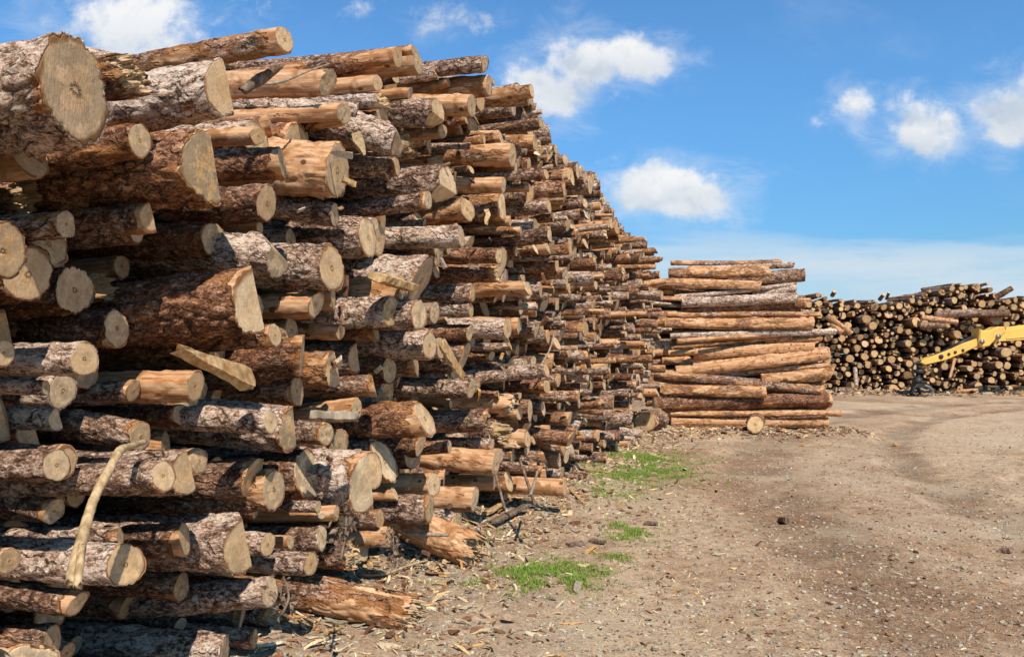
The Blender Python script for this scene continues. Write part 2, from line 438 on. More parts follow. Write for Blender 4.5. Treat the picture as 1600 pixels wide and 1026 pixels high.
def tube(pts, rad, nring=12, seed=0, flat=1.0, jag=.12):
    """a knobbly tube through pts (smoothed), with rough closed ends"""
    rs = np.random.default_rng(seed); pts = [np.array(p, float) for p in pts]
    n = len(pts); N = 9 * (n - 1) + 1
    C = []; R = []
    for k in range(N):
        t = k / 9; i = min(int(t), n - 2); f = t - i
        p0, p1, p2, p3 = pts[max(i - 1, 0)], pts[i], pts[i + 1], pts[min(i + 2, n - 1)]
        C.append(.5 * (2 * p1 + (p2 - p0) * f + (2 * p0 - 5 * p1 + 4 * p2 - p3) * f * f + (3 * p1 - p0 - 3 * p2 + p3) * f ** 3))
        R.append(rad[i] * (1 - f) + rad[i + 1] * f)
    C = np.array(C); V = []
    for k in range(N):
        tng = C[min(k + 1, N - 1)] - C[max(k - 1, 0)]; tng /= np.linalg.norm(tng)
        a = np.cross(tng, [.13, .2, 1.]); a /= np.linalg.norm(a); b = np.cross(tng, a)
        for i in range(nring):
            th = 2 * math.pi * i / nring
            q = R[k] * (1 + jag * rs.normal() * .5)
            off = tng * rs.normal(0, R[k] * .5) if k in (0, N - 1) else 0
            V.append(C[k] + a * math.cos(th) * q + b * math.sin(th) * q * flat + off)
    f = [tuple(x) for x in grid_faces(N, nring)] + [tuple(range(nring))[::-1], tuple((N - 1) * nring + i for i in range(nring))]
    return np.array(V), f
def add_log(name, loc, dirx, r, L, style, tone, seed, label, group, cat='log', px=30, taper=.08, cutpar=None, back=False, bend=.02, stub=False):
    rs = np.random.default_rng(seed + 5); off0 = rs.uniform(0, 50, 3)
    nring = int(np.clip(px * 1.9, 14, 132))
    fine = np.clip(px / 14.0, .5, 4.9)
    body, cap, bc, tail = log_geo(L, r, nring, seed, style, taper, bend, fine, 1.0, back)
    pv = np.array(TONES[tone]) + rs.normal(0, .06, 3) * np.array([1, .5, 1])
    cp = np.array(cutpar if cutpar is not None else (rs.uniform(.1, 1), rs.uniform(.25, 1.0), min(1, max(0, rs.normal(.26, .36)))))
    M = rot_from(dirx).to_4x4(); M.translation = loc
    bv, bf, lpb = body; faces = [tuple(f) for f in bf]
    pvv = np.tile(pv, (len(bv), 1)); pvv[:, 1] += rs.uniform(.05, .38) * np.exp(np.minimum(bv[:, 0], 0) / rs.uniform(.015, .06))   # bark chewed off at the cut
    me = mesh_from('trunk', bv, faces, [BARK], None, lpb, pvv, None, True)
    o = link(name, None, None, label, cat, group); o.matrix_world = M
    link('trunk', me, o)
    if stub and px > 17:
        for q in range(1 if rs.random() < .7 else 2):
            x0 = -rs.uniform(.08, .5); th = rs.uniform(-2.6, .9); rr = r * rs.uniform(.10, .22)
            n_ = np.array([rs.uniform(.2, .7), math.cos(th) * 1.0, math.sin(th)]); n_ /= np.linalg.norm(n_)
            p0 = np.array([x0, math.cos(th) * r * .85, math.sin(th) * r * .85]); ln = r * rs.uniform(.25, .65)
            sv, sf = tube([p0, p0 + n_ * ln * .6, p0 + n_ * ln], [rr * 1.5, rr * 1.1, rr], 10, seed + q, 1, .08)
            link('branch_stub', mesh_from('branch_stub', sv, sf, [BARK, CUT], [0] * (len(sf) - 1) + [1], sv * 1.0 + off0, np.tile(pv, (len(sv), 1)), None, False), o)
    cv, cf, ce = cap
    cme = mesh_from('cut_end', cv, cf, [CUT], None, ce, np.tile(cp, (len(cv), 1)), None, style in ('f', 's', 'v', 'u') and nring >= 24)
    c = link('cut_end', cme, o)
    if bc:
        cv, cf, ce = bc
        link('cut_end', mesh_from('cut_end', cv, cf, [CUT], None, ce, np.tile(cp, (len(cv), 1)), None, False), o)
    return o

class Bulk:
    """many logs in one mesh: the far mass nobody can count"""
    def __init__(s): s.v = []; s.f = []; s.lp = []; s.par = []; s.mi = []; s.sm = []; s.n = 0
    def add(s, loc, dirx, r, L, style, tone, seed, nring=14, cutpar=None, taper=.08):
        rs = np.random.default_rng(seed + 5)
        body, cap, bc, tail = log_geo(L, r, nring, seed, style, taper, .02, .5)
        pv = np.array(TONES[tone]) + rs.normal(0, .06, 3) * np.array([1, .5, 1])
        cp = np.array(cutpar if cutpar is not None else (rs.uniform(.1, 1), rs.uniform(.25, 1.0), min(1, max(0, rs.normal(.26, .36)))))
        R = np.array(rot_from(dirx)); loc = np.array(loc)
        for (v, f, lp), p, m in ((body, pv, 0), (cap, cp, 1)):
            s.v.append(v @ R.T + loc); s.lp.append(lp); s.par.append(np.tile(p, (len(v), 1)))
            f = [tuple(int(i) + s.n for i in q) for q in f]
            s.f += f; s.mi += [m] * len(f); s.sm += [m == 0] * len(f); s.n += len(v)
    def build(s, name, **kw):
        me = mesh_from(name, np.concatenate(s.v), s.f, [BARK, CUT], s.mi, np.concatenate(s.lp), np.concatenate(s.par), None, s.sm)
        return link(name, me, **kw)

# ------------------------------------------------------------------ the long pile
def on_face(u, v, p=0.0):
    """point of the pile's face (pushed out by p) on the photo ray (u, v)"""
    k = (u - CU) / F
    # x = -2.77 + .3153 d + p*NX + ...   (x - x0)*NX + (y - y0)*NY = p
    x0, y0 = -0.76, 6.35
    d = (p + x0 * NX + y0 * NY) / (k * NX + NY)
    return np.array([k * d, d, EYE - (v - CV) * d / F])

def face_sh(P):
    return ((P[0] + 0.76) * SX + (P[1] - 6.35) * SY, P[2])   # s along, h up

def sh_to_world(s, h, p=0.0):
    return np.array([-0.76 + s * SX + p * NX, 6.35 + s * SY + p * NY, h])

def tail_dir(P, u, v, slope, yaw=0.0):
    """outward unit vector of a log whose axis rises by `slope` photo px per px towards its end"""
    a = math.atan2(NY, NX) + math.radians(yaw)
    n = np.array([math.cos(a), math.sin(a), 0.0])
    if slope is None: return n
    T = P - n
    ut = CU + F * T[0] / T[1]; vt = v + slope * (u - ut)
    z = EYE - (vt - CV) * T[1] / F
    return np.array([n[0], n[1], P[2] - z])

# u, v, half height in px, push-out (m), slope (None = level), yaw, end style, bark, label
HAND = [
 (119, 140, 76, .34, .15, 0, 'f', 'pale', 'thickest log of the long pile, huge oval end jutting out against the sky'),
 (445, 62, 19, .45, .19, 0, 'f', 'peel', 'half peeled log jutting highest into the sky above the pile top'),
 (203, 117, 33, .22, .16, 4, 'b', 'brown', 'log with splintered broken end just behind the thickest log'),
 (352, 138, 45, .34, .20, 0, 'n', 'weather', 'grey cracked log with half round split end near the pile top'),
 (219, 220, 27, .22, .14, 0, 'f', 'red', 'round ended log with pale heart spot under the thickest log'),
 (253, 248, 17, .10, .16, 0, 'f', 'dark', 'small grey ended log tucked between two larger ends under the top logs'),
 (328, 261, 58, .34, .10, 0, 'n', 'red', 'thick red barked log whose pale end is cut in two slanting faces'),
 (403, 212, 15, .02, .03, 0, 'f', 'bare', 'peeled pale log lying behind the two faced thick log end'),
 (441, 254, 26, .20, .06, 0, 's', 'red', 'rough barked log with pointed grey end in front of the smooth peeled log'),
 (528, 267, 44, .24, -.03, 0, 's', 'bare', 'smooth peeled orange log with a tall grey slanting end'),
 (625, 222, 27, .30, -.25, 0, 'w', 'pale', 'grey barked log sloping down, its end chopped flat on top'),
 (597, 157, 13, .12, .02, 0, 'b', 'weather', 'weathered silver log with a hollow dark end'),
 (558, 175, 15, .00, -.04, 0, 's', 'weather', 'weathered grey log end behind the downward sloping log'),
 (620, 260, 15, .15, .04, 0, 'f', 'grey', 'medium log below the downward sloping log with chopped end'),
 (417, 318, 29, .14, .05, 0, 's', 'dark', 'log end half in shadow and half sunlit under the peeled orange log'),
 (523, 336, 20, .18, -.14, 0, 's', 'grey', 'log sloping down with flaky grey bark under the smooth peeled log'),
 (669, 313, 15, .36, .13, 0, 'f', 'grey', 'long thin log jutting far out with a side knot by its end'),
 (575, 371, 31, .16, .03, 0, 'f', 'grey', 'round ended log with a knot under the long thin jutting log'),
 (519, 420, 34, .22, -.04, 0, 'f', 'pale', 'pale barked log with a broad sunlit oval end at mid pile'),
 (436, 403, 36, .20, -.10, 0, 'w', 'pale', 'rough plated log with notched end above the biggest mid pile log'),
 (398, 474, 50, .34, .10, 0, 'n', 'red', 'biggest log at mid pile, deeply furrowed, its end cracked with a side flap'),
 (430, 523, 19, .28, .10, 0, 'f', 'red', 'short thin log right below the cracked end of the biggest mid pile log'),
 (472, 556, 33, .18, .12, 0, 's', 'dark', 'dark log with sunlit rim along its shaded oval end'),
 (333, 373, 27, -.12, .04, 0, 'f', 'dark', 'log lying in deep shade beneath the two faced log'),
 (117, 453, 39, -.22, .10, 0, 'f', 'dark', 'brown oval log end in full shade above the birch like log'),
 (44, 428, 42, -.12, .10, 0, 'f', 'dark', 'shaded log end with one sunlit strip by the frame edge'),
 (4, 392, 46, .30, .10, 0, 'f', 'brown', 'sunlit log end cut off by the frame edge above the shaded ends'),
 (132, 561, 27, .26, .03, 0, 'f', 'weather', 'whitest barked log, short and round ended, like birch'),
 (6, 551, 21, .16, .03, 0, 'f', 'brown', 'small log end by the frame edge beside the white barked log'),
 (306, 603, 24, .12, .00, 0, 'f', 'bare', 'pale smooth knotty log with a shaded end below the white barked log'),
 (72, 605, 13, .08, .00, 0, 's', 'pale', 'small lit log end just under the white barked log'),
 (406, 356, 10, .00, .00, 0, 'f', 'bare', 'tiny pale log end above the notched rough plated log'),
 (612, 487, 24, .26, .00, 0, 'f', 'pale', 'log half crossed by shadow with a clean oval end at mid pile'),
 (634, 461, 32, .25, .02, 0, 's', 'peel', 'mouldy blotched narrow log end beside the tall pale ends'),
 (658, 438, 38, .32, .0, 0, 'v', 'pale', 'tallest pale narrow log end of the cluster at mid pile'),
 (655, 492, 24, .40, .0, 0, 'f', 'grey', 'oval log end hanging lowest in the pale mid pile cluster'),
 (679, 489, 18, .34, .02, 0, 'f', 'grey', 'small log end with hair roots on the far side of the pale cluster'),
 (721, 370, 18, .38, .02, 0, 'f', 'pale', 'log with torn orange bark near its end, half in shadow'),
 (837, 361, 20, .42, .03, 0, 'f', 'pale', 'stout grey log jutting out under the long thin sloping pole'),
 (780, 400, 12, .40, -.03, 0, 'f', 'red', 'slim red barked log over the pale cluster'),
 (772, 427, 14, .28, .0, 0, 'b', 'red', 'fibrous orange log end below the slim red barked log'),
 (739, 458, 14, .36, .02, 0, 'f', 'grey', 'straight grey log next to the small end with hair roots'),
 (736, 484, 12, .34, .0, 0, 'f', 'grey', 'shorter grey log directly under the straight grey log'),
 (793, 513, 17, .44, .0, 0, 'f', 'pale', 'large straight log half shaded, jutting out at mid height'),
 (734, 520, 13, .30, .0, 0, 'f', 'red', 'reddish log below the two grey logs at mid height'),
 (886, 436, 14, .36, .03, 0, 'f', 'pale', 'sunlit pale log above the fibrous bark tangle'),
 (845, 453, 13, .30, -.08, 0, 'f', 'grey', 'grey log dipping down beside the sunlit pale log'),
 (672, 540, 21, .32, .0, 0, 'f', 'pale', 'log below the pale cluster with a half shaded body'),
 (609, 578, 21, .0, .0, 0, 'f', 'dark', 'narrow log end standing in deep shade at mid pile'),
 (585, 603, 18, .12, .0, 0, 's', 'brown', 'oval log end with one sunlit side below the shaded narrow end'),
 (524, 577, 29, .16, .08, 0, 'n', 'brown', 'log end split into a lit and a shaded face at mid pile'),
 (726, 556, 22, .22, .0, 0, 'v', 'grey', 'slanting log end with a leaning slab in front of it'),
 (737, 607, 16, .28, .0, 0, 'v', 'grey', 'narrow bright log end below the leaning slab'),
 (588, 519, 13, .04, .0, 0, 's', 'red', 'small split log end under the half shadowed oval log'),
 (494, 476, 20, .10, .0, 0, 'v', 'bare', 'split bare wood edge beside the biggest mid pile log'),
 (456, 670, 35, .28, -.08, 0, 'n', 'pale', 'broad orange log end cut to an angle in the lower pile'),
 (423, 659, 18, .42, -.04, 0, 'f', 'pale', 'small oval log end right in front of the broad orange end'),
 (89, 727, 26, .26, .0, 0, 'f', 'grey', 'short sunlit log near the frame edge beside the hanging stick'),
 (256, 743, 24, .44, .02, 0, 'f', 'grey', 'round log end in front of the twin wedge shaped ends'),
 (294, 738, 35, .34, .0, 0, 'n', 'grey', 'wedge ended log with the hanging stick lying over it'),
 (311, 720, 19, .22, .0, 0, 'f', 'brown', 'small log end peeping out behind the wedge ended log'),
 (395, 748, 31, .24, .05, 0, 's', 'dark', 'narrow half lit log end to the side of a cracked round end'),
 (428, 765, 31, .30, .04, 0, 'f', 'brown', 'pinkish cracked round log end in the lower pile'),
 (481, 740, 39, .02, .10, 0, 's', 'dark', 'pointed brown log end in shade in the lower pile'),
 (197, 882, 33, .34, -.04, 0, 'f', 'pale', 'thick sunlit log in front of the stick foot with a clean round end'),
 (15, 876, 20, .50, .0, 0, 'f', 'grey', 'round log end at the frame edge overlapping the thick sunlit log'),
 (188, 838, 15, .20, .0, 0, 's', 'grey', 'small log end just above the thick sunlit round end'),
 (289, 842, 26, .22, .05, 0, 's', 'brown', 'leaning shaded oval log end with torn orange fibres'),
 (380, 852, 43, .30, -.04, 0, 'n', 'grey', 'big slanting cut log end with a reddish spot low in the pile'),
 (419, 850, 18, .26, .0, 0, 'f', 'pale', 'thin log end touching the big slanting cut end'),
 (454, 846, 11, .16, .0, 0, 'f', 'bare', 'tiny log pair end between two lower pile logs'),
 (486, 881, 18, .38, -.06, 0, 'f', 'pale', 'straight pale log pointing outward low in the pile'),
 (422, 925, 24, .34, .06, 0, 'f', 'grey', 'lowest log end sticking out near the ground'),
 (283, 648, 17, -.05, .0, 0, 'f', 'dark', 'dim log end in shade under the pale smooth knotty log'),
 (664, 654, 27, .34, .02, 0, 'u', 'red', 'red brown log with a slanting pale end in the lower pile'),
 (573, 753, 48, .30, -.04, 0, 'n', 'pale', 'brightest torn log end with a jagged wedge low in the pile'),
 (678, 757, 20, .22, .0, 0, 'f', 'bare', 'orange peeled log with a bright end rim low in the pile'),
 (672, 795, 22, .30, .0, 0, 'f', 'grey', 'log end with pale rootlets hanging over it'),
 (503, 839, 21, .20, .05, 0, 's', 'grey', 'grey log with a shaded end above the straight pale log'),
 (526, 801, 12, .26, .0, 0, 'f', 'bare', 'small orange log end under the torn wedge end'),
 (497, 791, 9, .22, .0, 0, 'f', 'grey', 'thin short log beside the small orange end'),
 (594, 811, 17, .18, .0, 0, 'f', 'brown', 'brown log end below the brightest torn end'),
 (608, 839, 15, .24, .0, 0, 'f', 'bare', 'peeled log end above the dry weeds'),
 (645, 714, 19, .04, .0, 0, 'f', 'dark', 'log end in shade under the red brown log'),
 (657, 697, 16, .12, .0, 0, 'v', 'brown', 'thin slanting edge of a log under the red brown log'),
 (775, 724, 19, .40, -.12, 0, 'f', 'bare', 'smooth peeled log dipping down near the pile foot'),
 (742, 780, 19, .40, -.06, 0, 'f', 'bare', 'bare yellow log with a rounded end at the pile foot'),
 (769, 695, 11, .34, -.05, 0, 'f', 'grey', 'grey log above the smooth peeled dipping log'),
 (702, 697, 10, .22, .08, 0, 'f', 'red', 'small upturned log above the bare foot logs'),
 (758, 656, 18, .32, .03, 0, 's', 'grey', 'medium log beside the red brown slanting end'),
 (510, 678, 17, .24, -.1, 0, 'f', 'brown', 'short stump like log next to the broad orange end'),
 (531, 695, 26, .02, .0, 0, 'f', 'dark', 'dim oval end behind the short stump like log'),
 (712, 820, 19, .34, -.25, 0, 'f', 'grey', 'log slanting down to the ground behind the fallen broken log'),
 (883, 762, 13, .75, -.07, 0, 'f', 'bare', 'long peeled pole jutting farthest out at the pile foot'),
 (772, 754, 11, .30, .0, 0, 'f', 'bare', 'peeled log above the bare yellow foot log'),
 (853, 742, 10, .52, .0, 0, 'f', 'peel', 'short pale log just above the farthest jutting pole'),
 (547, 868, 20, .22, -.04, 0, 'b', 'dark', 'dark rotten log end behind the dry weeds'),
 (622, 90, 16, .22, .15, 0, 'f', 'peel', 'long peeled log sloping up to a bright end at the skyline'),
 (653, 98, 18, .18, .10, 0, 'f', 'peel', 'second skyline log, thicker, close beside the long peeled one'),
 (646, 78, 8, .30, .10, 0, 'f', 'brown', 'thin dark pole lying on top of the two skyline logs'),
 (590, 130, 13, .10, .10, 0, 'f', 'bare', 'orange log under the long peeled skyline log'),
 (512, 130, 21, .04, .0, 0, 'v', 'bare', 'short pale block of wood standing up below the skyline logs'),
 (685, 176, 22, .30, .0, 0, 'l', 'grey', 'broad log with a slanting end under the skyline stack'),
 (737, 166, 18, .32, .0, 0, 'f', 'bare', 'peeled log with a thin crack beside the broad slanting end'),
 (758, 100, 13, .38, .08, 0, 'f', 'grey', 'upmost log of the stacked skyline ends'),
 (764, 134, 15, .36, .06, 0, 'f', 'peel', 'brown peeled log second from the skyline'),
 (831, 142, 10, .52, .14, 0, 'f', 'peel', 'upward pointing pole against the cloud'),
 (826, 153, 12, .46, .05, 0, 'f', 'grey', 'rough log directly under the upward pointing pole'),
 (700, 288, 29, .30, .0, 0, 'l', 'grey', 'big log seen edge on with splintered underside'),
 (801, 243, 18, .36, .02, 0, 'f', 'peel', 'stout partly peeled log above the small stacked ends'),
 (787, 290, 12, .32, .0, 0, 'f', 'bare', 'bright orange short log at mid height under the stout log'),
 (822, 303, 14, .34, .12, 0, 's', 'grey', 'flaky grey log with pale round end above the sloping pole'),
 (858, 322, 10, .55, .10, 0, 'f', 'grey', 'long thin pole sloping up across the middle of the pile'),
 (614, 90, 7, .02, .1, 0, 'f', 'brown', 'thin brown pole half hidden by the skyline logs'),
]

placed = []     # circles (s, h, r) already taken on the face plane
LOGS = []       # dicts
for i, (u, v, ry, p, slope, yaw, style, tone, label) in enumerate(HAND):
    P = on_face(u, v, p); r = ry * P[1] / F / (0.99)
    d = tail_dir(P, u, v, slope, yaw)
    s, h = face_sh(P)
    placed.append((s, h, r * 1.0))
    LOGS.append(dict(loc=P, d=d, r=r, L=2.9 + .5 * rng.random(), style=style, tone=tone, seed=1000 + i, label=label, px=ry, hand=True))

# top outline of the pile: (s, height); unseen near end raised to shade logs
PROF_S = [-6.6, -4.35, -4.0, -3.6, -2.9, -2.3, -1.6, -0.4, 0.6, 1.8, 3.0, 4.2, 5.6, 7.2, 8.6, 9.6, 10.6, 11.3]
PROF_H = [3.55, 3.45, 2.6, 2.45, 2.70, 2.85, 3.10, 3.70, 4.15, 4.40, 4.70, 4.55, 4.45, 4.50, 4.25, 4.05, 3.75, 3.50]
def top_h(s): return float(np.interp(s, PROF_S, PROF_H))

# the gaps are filled by smaller logs
cell = .4; gridd = {}
def gput(s, h, r): gridd.setdefault((int(math.floor(s / cell)), int(math.floor(h / cell))), []).append((s, h, r))
for c in placed: gput(*c)
def free(s, h, r):
    i, j = int(math.floor(s / cell)), int(math.floor(h / cell))
    for a in (-1, 0, 1):
        for b in (-1, 0, 1):
            for (x, y, q) in gridd.get((i + a, j + b), ()):
                if (x - s) ** 2 + (y - h) ** 2 < (r + q) ** 2 * .965: return False
    return True
auto = []
for rr, tries in ((.155, 900), (.13, 2500), (.112, 5000), (.094, 9000), (.078, 16000), (.064, 22000), (.052, 26000), (.042, 22000), (.034, 12000)):
    for _ in range(tries):
        s = rng.uniform(-6.4, 11.2); h = rng.uniform(.03, 4.8)
        r = rr * rng.uniform(.93, 1.07)
        if s > 1.0 and rr > .10 and rng.random() < (.93 if s > 3 else .8): continue
        if s > 3 and rr > .085 and rng.random() < .6: continue
        if s < 0 and rr < .05: continue
        if s < -1.0 and rr > .10 and h > .55 and h < top_h(s) - .3: continue
        if h + r > top_h(s) or h < r * .9: continue
        if free(s, h, r):
            auto.append((s, h, r)); gput(s, h, r)
SKU = [0, 450, 620, 660, 700, 755, 765, 830, 845, 858, 872, 905, 937, 945, 962, 985, 1015, 1030, 1050, 1053, 1100]
SKV = [60, 82, 72, 72, 85, 92, 124, 133, 170, 198, 235, 256, 268, 300, 335, 366, 368, 385, 402, 560, 900]
tones = ['grey', 'pale', 'red', 'brown', 'peel', 'bare', 'dark', 'weather']
for i, (s, h, r) in enumerate(auto):
    if s < -1.2: p = rng.uniform(-1.5, -.65) if .55 < h < top_h(s) - .35 else rng.uniform(-.45, -.08)
    if s < -3.6 and h > 1.75:
        p_ = rng.uniform(.05, .45); Q = sh_to_world(s, h, p_)  # unseen logs pushed out, an added overhang that shades the cavity
        if CU + F * (Q[0] + r * SX) / (Q[1] + r * SY) < -8: p = p_
    elif s < 1.5: p = min(.10, rng.normal(-.30, .26))
    else:
        p = rng.normal(.04, .24)
        if rng.random() < .07: p += rng.uniform(.15, .4)
    if rng.random() < ((.30 if h > .55 else .1) if s < -1.0 else .13): continue
    r *= rng.uniform(.86, 1.0)
    if s > 6.5: p += (s - 6.5) * .07 * min(1, h / 2.0)      # the far end bulges out
    if s > 8.9 and h < .7: p = min(p, -.05) - .15
    p = min(p, .85)
    P = sh_to_world(s, h, p)
    if s > 0:
        ok = False
        for _ in range(5):
            uu = CU + F * P[0] / P[1]; vv = CV - (P[2] + r - EYE) * F / P[1]
            if vv > np.interp(uu, SKU, SKV) - 3: ok = True; break
            p -= .12; P = sh_to_world(s, h, p)
        if not ok: continue
    a = math.atan2(NY, NX) + math.radians(rng.normal(-3.0 if s > .5 else 0, 6.0 if s > .5 else 4.0))
    pit = rng.normal(0.0, .045) + (.05 if h > top_h(s) - .5 else 0)
    d = np.array([math.cos(a), math.sin(a), pit])
    st = rng.choice(['f', 's', 'v', 'u', 'n', 'b'], p=[.50, .17, .11, .08, .08, .06])
    tn = rng.choice(tones, p=[.17, .18, .20, .19, .15, .08, .02, .01]) if s > -1.2 else rng.choice(tones, p=[.2, .1, .25, .25, .05, .03, .12, 0])  # near fillers get darker bark, painting shade into the gaps
    LOGS.append(dict(loc=P, d=d, r=r, L=2.6, style=str(st), tone=str(tn), seed=5000 + i, label=None, px=r * F / P[1], hand=False, s=s, h=h))

# which logs show: cast a coarse picture of the pile
def shown_counts(items, nu=400, nv=256, ring=8):
    V = []; T = []; own = []; n = 0
    th = np.linspace(0, 2 * np.pi, ring, endpoint=False)
    for k, g in enumerate(items):
        R = np.array(rot_from(g['d'])); a = np.stack([np.zeros(ring), np.cos(th) * g['r'], np.sin(th) * g['r']], -1)
        b = a.copy(); b[:, 0] = -g['L']
        V += list(np.concatenate([a, b]) @ R.T + g['loc'])
        T.append(tuple(range(n, n + ring))); own.append(k)
        for i in range(ring): T.append((n + i, n + (i + 1) % ring, n + ring + (i + 1) % ring, n + ring + i)); own.append(k)
        n += 2 * ring
    bvh = BVHTree.FromPolygons([Vector(v) for v in V], T)
    cnt = np.zeros(len(items), int)
    for v in np.linspace(2, 1024, nv):
        for u in np.linspace(2, 1598, nu):
            hit = bvh.ray_cast(Vector((0, 0, EYE)), Vector(((u - CU) / F, 1, -(v - CV) / F)))
            if hit[2] is not None: cnt[own[hit[2]]] += 1
    return cnt
cnt = shown_counts(LOGS)
order = sorted([k for k in range(len(LOGS)) if not LOGS[k]['hand']], key=lambda k: -cnt[k])
n_hand = len(HAND)
single = set(order[:max(0, 312 - n_hand)])

BARKW = {'grey': 'grey barked', 'pale': 'pale barked', 'red': 'red barked', 'brown': 'brown barked', 'peel': 'partly peeled', 'bare': 'peeled bare', 'dark': 'dark barked', 'weather': 'silvery'}
ENDW = {'f': 'straight cut', 's': 'skew cut', 'v': 'slant cut', 'u': 'slant cut', 'n': 'wedge cut', 'b': 'broken', 'w': 'notched', 'l': 'wedge cut'}
def auto_label(g):
    s, h = g['s'], g['h']; q = h / top_h(s)
    hb = 'at the foot' if q < .16 else 'low down' if q < .40 else 'at mid height' if q < .64 else 'high up' if q < .88 else 'along the skyline'
    sb = 'of the near long pile' if s < -1.2 else 'past the thick near logs' if s < 1.0 else 'halfway along the long pile' if s < 4.0 else 'farther along the long pile' if s < 7.5 else 'next to the crosswise stack'
    w = 'thick' if g['r'] > .115 else 'medium' if g['r'] > .08 else 'thin'
    return f"{w} {BARKW[g['tone']]} {ENDW[g['style']]} log {hb} {sb}"
bulk = Bulk(); nb = 0
for k, g in enumerate(LOGS):
    if g['hand']:
        add_log('log', g['loc'], g['d'], g['r'], g['L'], g['style'], g['tone'], g['seed'], g['label'], 'logs of the long pile', px=g['px'], stub=(k % 3 == 0))
    elif k in single:
        add_log('log', g['loc'], g['d'], g['r'], g['L'], g['style'], g['tone'], g['seed'], auto_label(g), 'logs of the long pile', px=max(12, g['px']))
    else:
        bulk.add(g['loc'], g['d'], g['r'], g['L'], g['style'], g['tone'], g['seed'], nring=14 if g['px'] < 16 else 18); nb += 1
bulk.build('log_mass', label='mass of small log ends filling the long pile between its larger logs', cat='log pile', kind='stuff')
print('long pile', len(LOGS), 'singles', n_hand + len(single), 'bulk', nb, 'shown autos', int((cnt[n_hand:] > 0).sum()))

# ------------------------------------------------------------------ the crosswise stack
DX = 17.9
def at(u, v, d): return np.array([(u - CU) / F * d, d, EYE - (v - CV) * d / F])
CROSS = [  # left end, right end (2.85x crop pixels), thickness, bark, label
 (480, 208, 970, 195, 24, 'brown', 'topmost thin log of the crosswise stack'),
 (560, 226, 1028, 211, 28, 'grey', 'second log from the top of the crosswise stack, ragged underside'),
 (470, 246, 905, 240, 52, 'peel', 'thick half peeled log near the top of the crosswise stack'),
 (730, 272, 1075, 256, 62, 'brown', 'thickest brown log end near the top of the crosswise stack'),
 (440, 291, 880, 303, 46, 'peel', 'pale flat topped log above the dark gap in the crosswise stack'),
 (495, 352, 1030, 297, 24, 'grey', 'thin grey pole slanting up over the crosswise stack with a pale butt'),
 (840, 338, 1035, 316, 34, 'weather', 'silvery log wedged under the slanting grey pole'),
 (525, 380, 1036, 354, 48, 'grey', 'scaly grey log below the slanting pole'),
 (525, 402, 1075, 384, 40, 'red', 'reddish log right beneath the scaly grey log'),
 (440, 414, 1100, 418, 16, 'brown', 'very thin dark pole across the upper crosswise stack'),
 (525, 436, 1145, 430, 27, 'brown', 'evenly round brown log reaching far toward the log ends behind'),
 (440, 470, 1110, 471, 56, 'peel', 'big scaly log with a broad pale butt at half height'),
 (490, 511, 1010, 497, 22, 'peel', 'thin pale pole under the big scaly log'),
 (476, 532, 1210, 507, 28, 'weather', 'longest silvery pole sticking out past all others'),
 (480, 570, 1015, 526, 26, 'brown', 'shaded pole under the longest silvery pole'),
 (580, 602, 1115, 574, 48, 'bare', 'bright orange peeled log at half height'),
 (900, 552, 1150, 535, 32, 'peel', 'short yellow log beside the bright orange one'),
 (470, 602, 600, 598, 26, 'bare', 'pale slab end left of the bright orange log'),
 (440, 640, 760, 636, 42, 'brown', 'brown log partly buried under the tapered pale trunk'),
 (500, 676, 1168, 604, 62, 'bare', 'tapered pale trunk rising toward its thick butt'),
 (820, 690, 1186, 656, 30, 'brown', 'slim brown pole below the tapered pale trunk'),
 (880, 716, 1196, 692, 54, 'peel', 'rough pale log butt above the diagonal brown trunk'),
 (412, 684, 1150, 768, 46, 'brown', 'diagonal brown trunk sloping down across the crosswise stack'),
 (430, 764, 900, 776, 52, 'peel', 'orange and yellow split log under the diagonal trunk'),
 (840, 790, 1150, 776, 30, 'brown', 'dark log filling the gap under the diagonal trunk'),
 (400, 826, 1186, 812, 78, 'red', 'thickest red brown log low in the crosswise stack'),
 (476, 869, 1240, 870, 28, 'brown', 'long brown pole on the lowest course reaching far out'),
 (640, 888, 1172, 878, 36, 'red', 'red brown log squeezed in the lowest course'),
 (478, 916, 1176, 912, 48, 'bare', 'bottom orange log lying on the ground under the crosswise stack'),
 (640, 926, 1100, 925, 30, 'peel', 'short pale log on the ground at the foot of the crosswise stack'),
]
ca = math.radians(4)
for i, (x1, y1, x2, y2, th, tone, label) in enumerate(CROSS):
    u1, v1, u2, v2 = 880 + x1 / 2.85, 340 + y1 / 2.85, 880 + x2 / 2.85, 340 + y2 / 2.85
    dd = DX + rng.uniform(-.10, .12)
    if label.startswith(('dark log', 'brown log partly', 'shaded', 'very thin', 'topmost')): dd += .22
    A = at(u1, v1, dd + .10); B = at(u2, v2, dd - .10)
    r = th / 2.85 * dd / F / 2 * .95
    if B[2] < r: B[2] = r
    if A[2] < r: A[2] = r
    if tone == 'brown': tone = ('peel', 'pale', 'peel', 'brown')[i % 4]
    elif tone == 'grey': tone = 'pale'
    d = B - A; L = float(np.linalg.norm(d))
    tp = rng.uniform(.05, .2) * rng.choice([-1, 1])
    add_log('long_log', B, d, r * (1 - tp / 2), L, str(rng.choice(['f', 's', 'v', 'f'])), tone, 9000 + i, label, 'long logs of the crosswise stack', 'long log', px=26, taper=tp, back=True, bend=.012)
fill = []
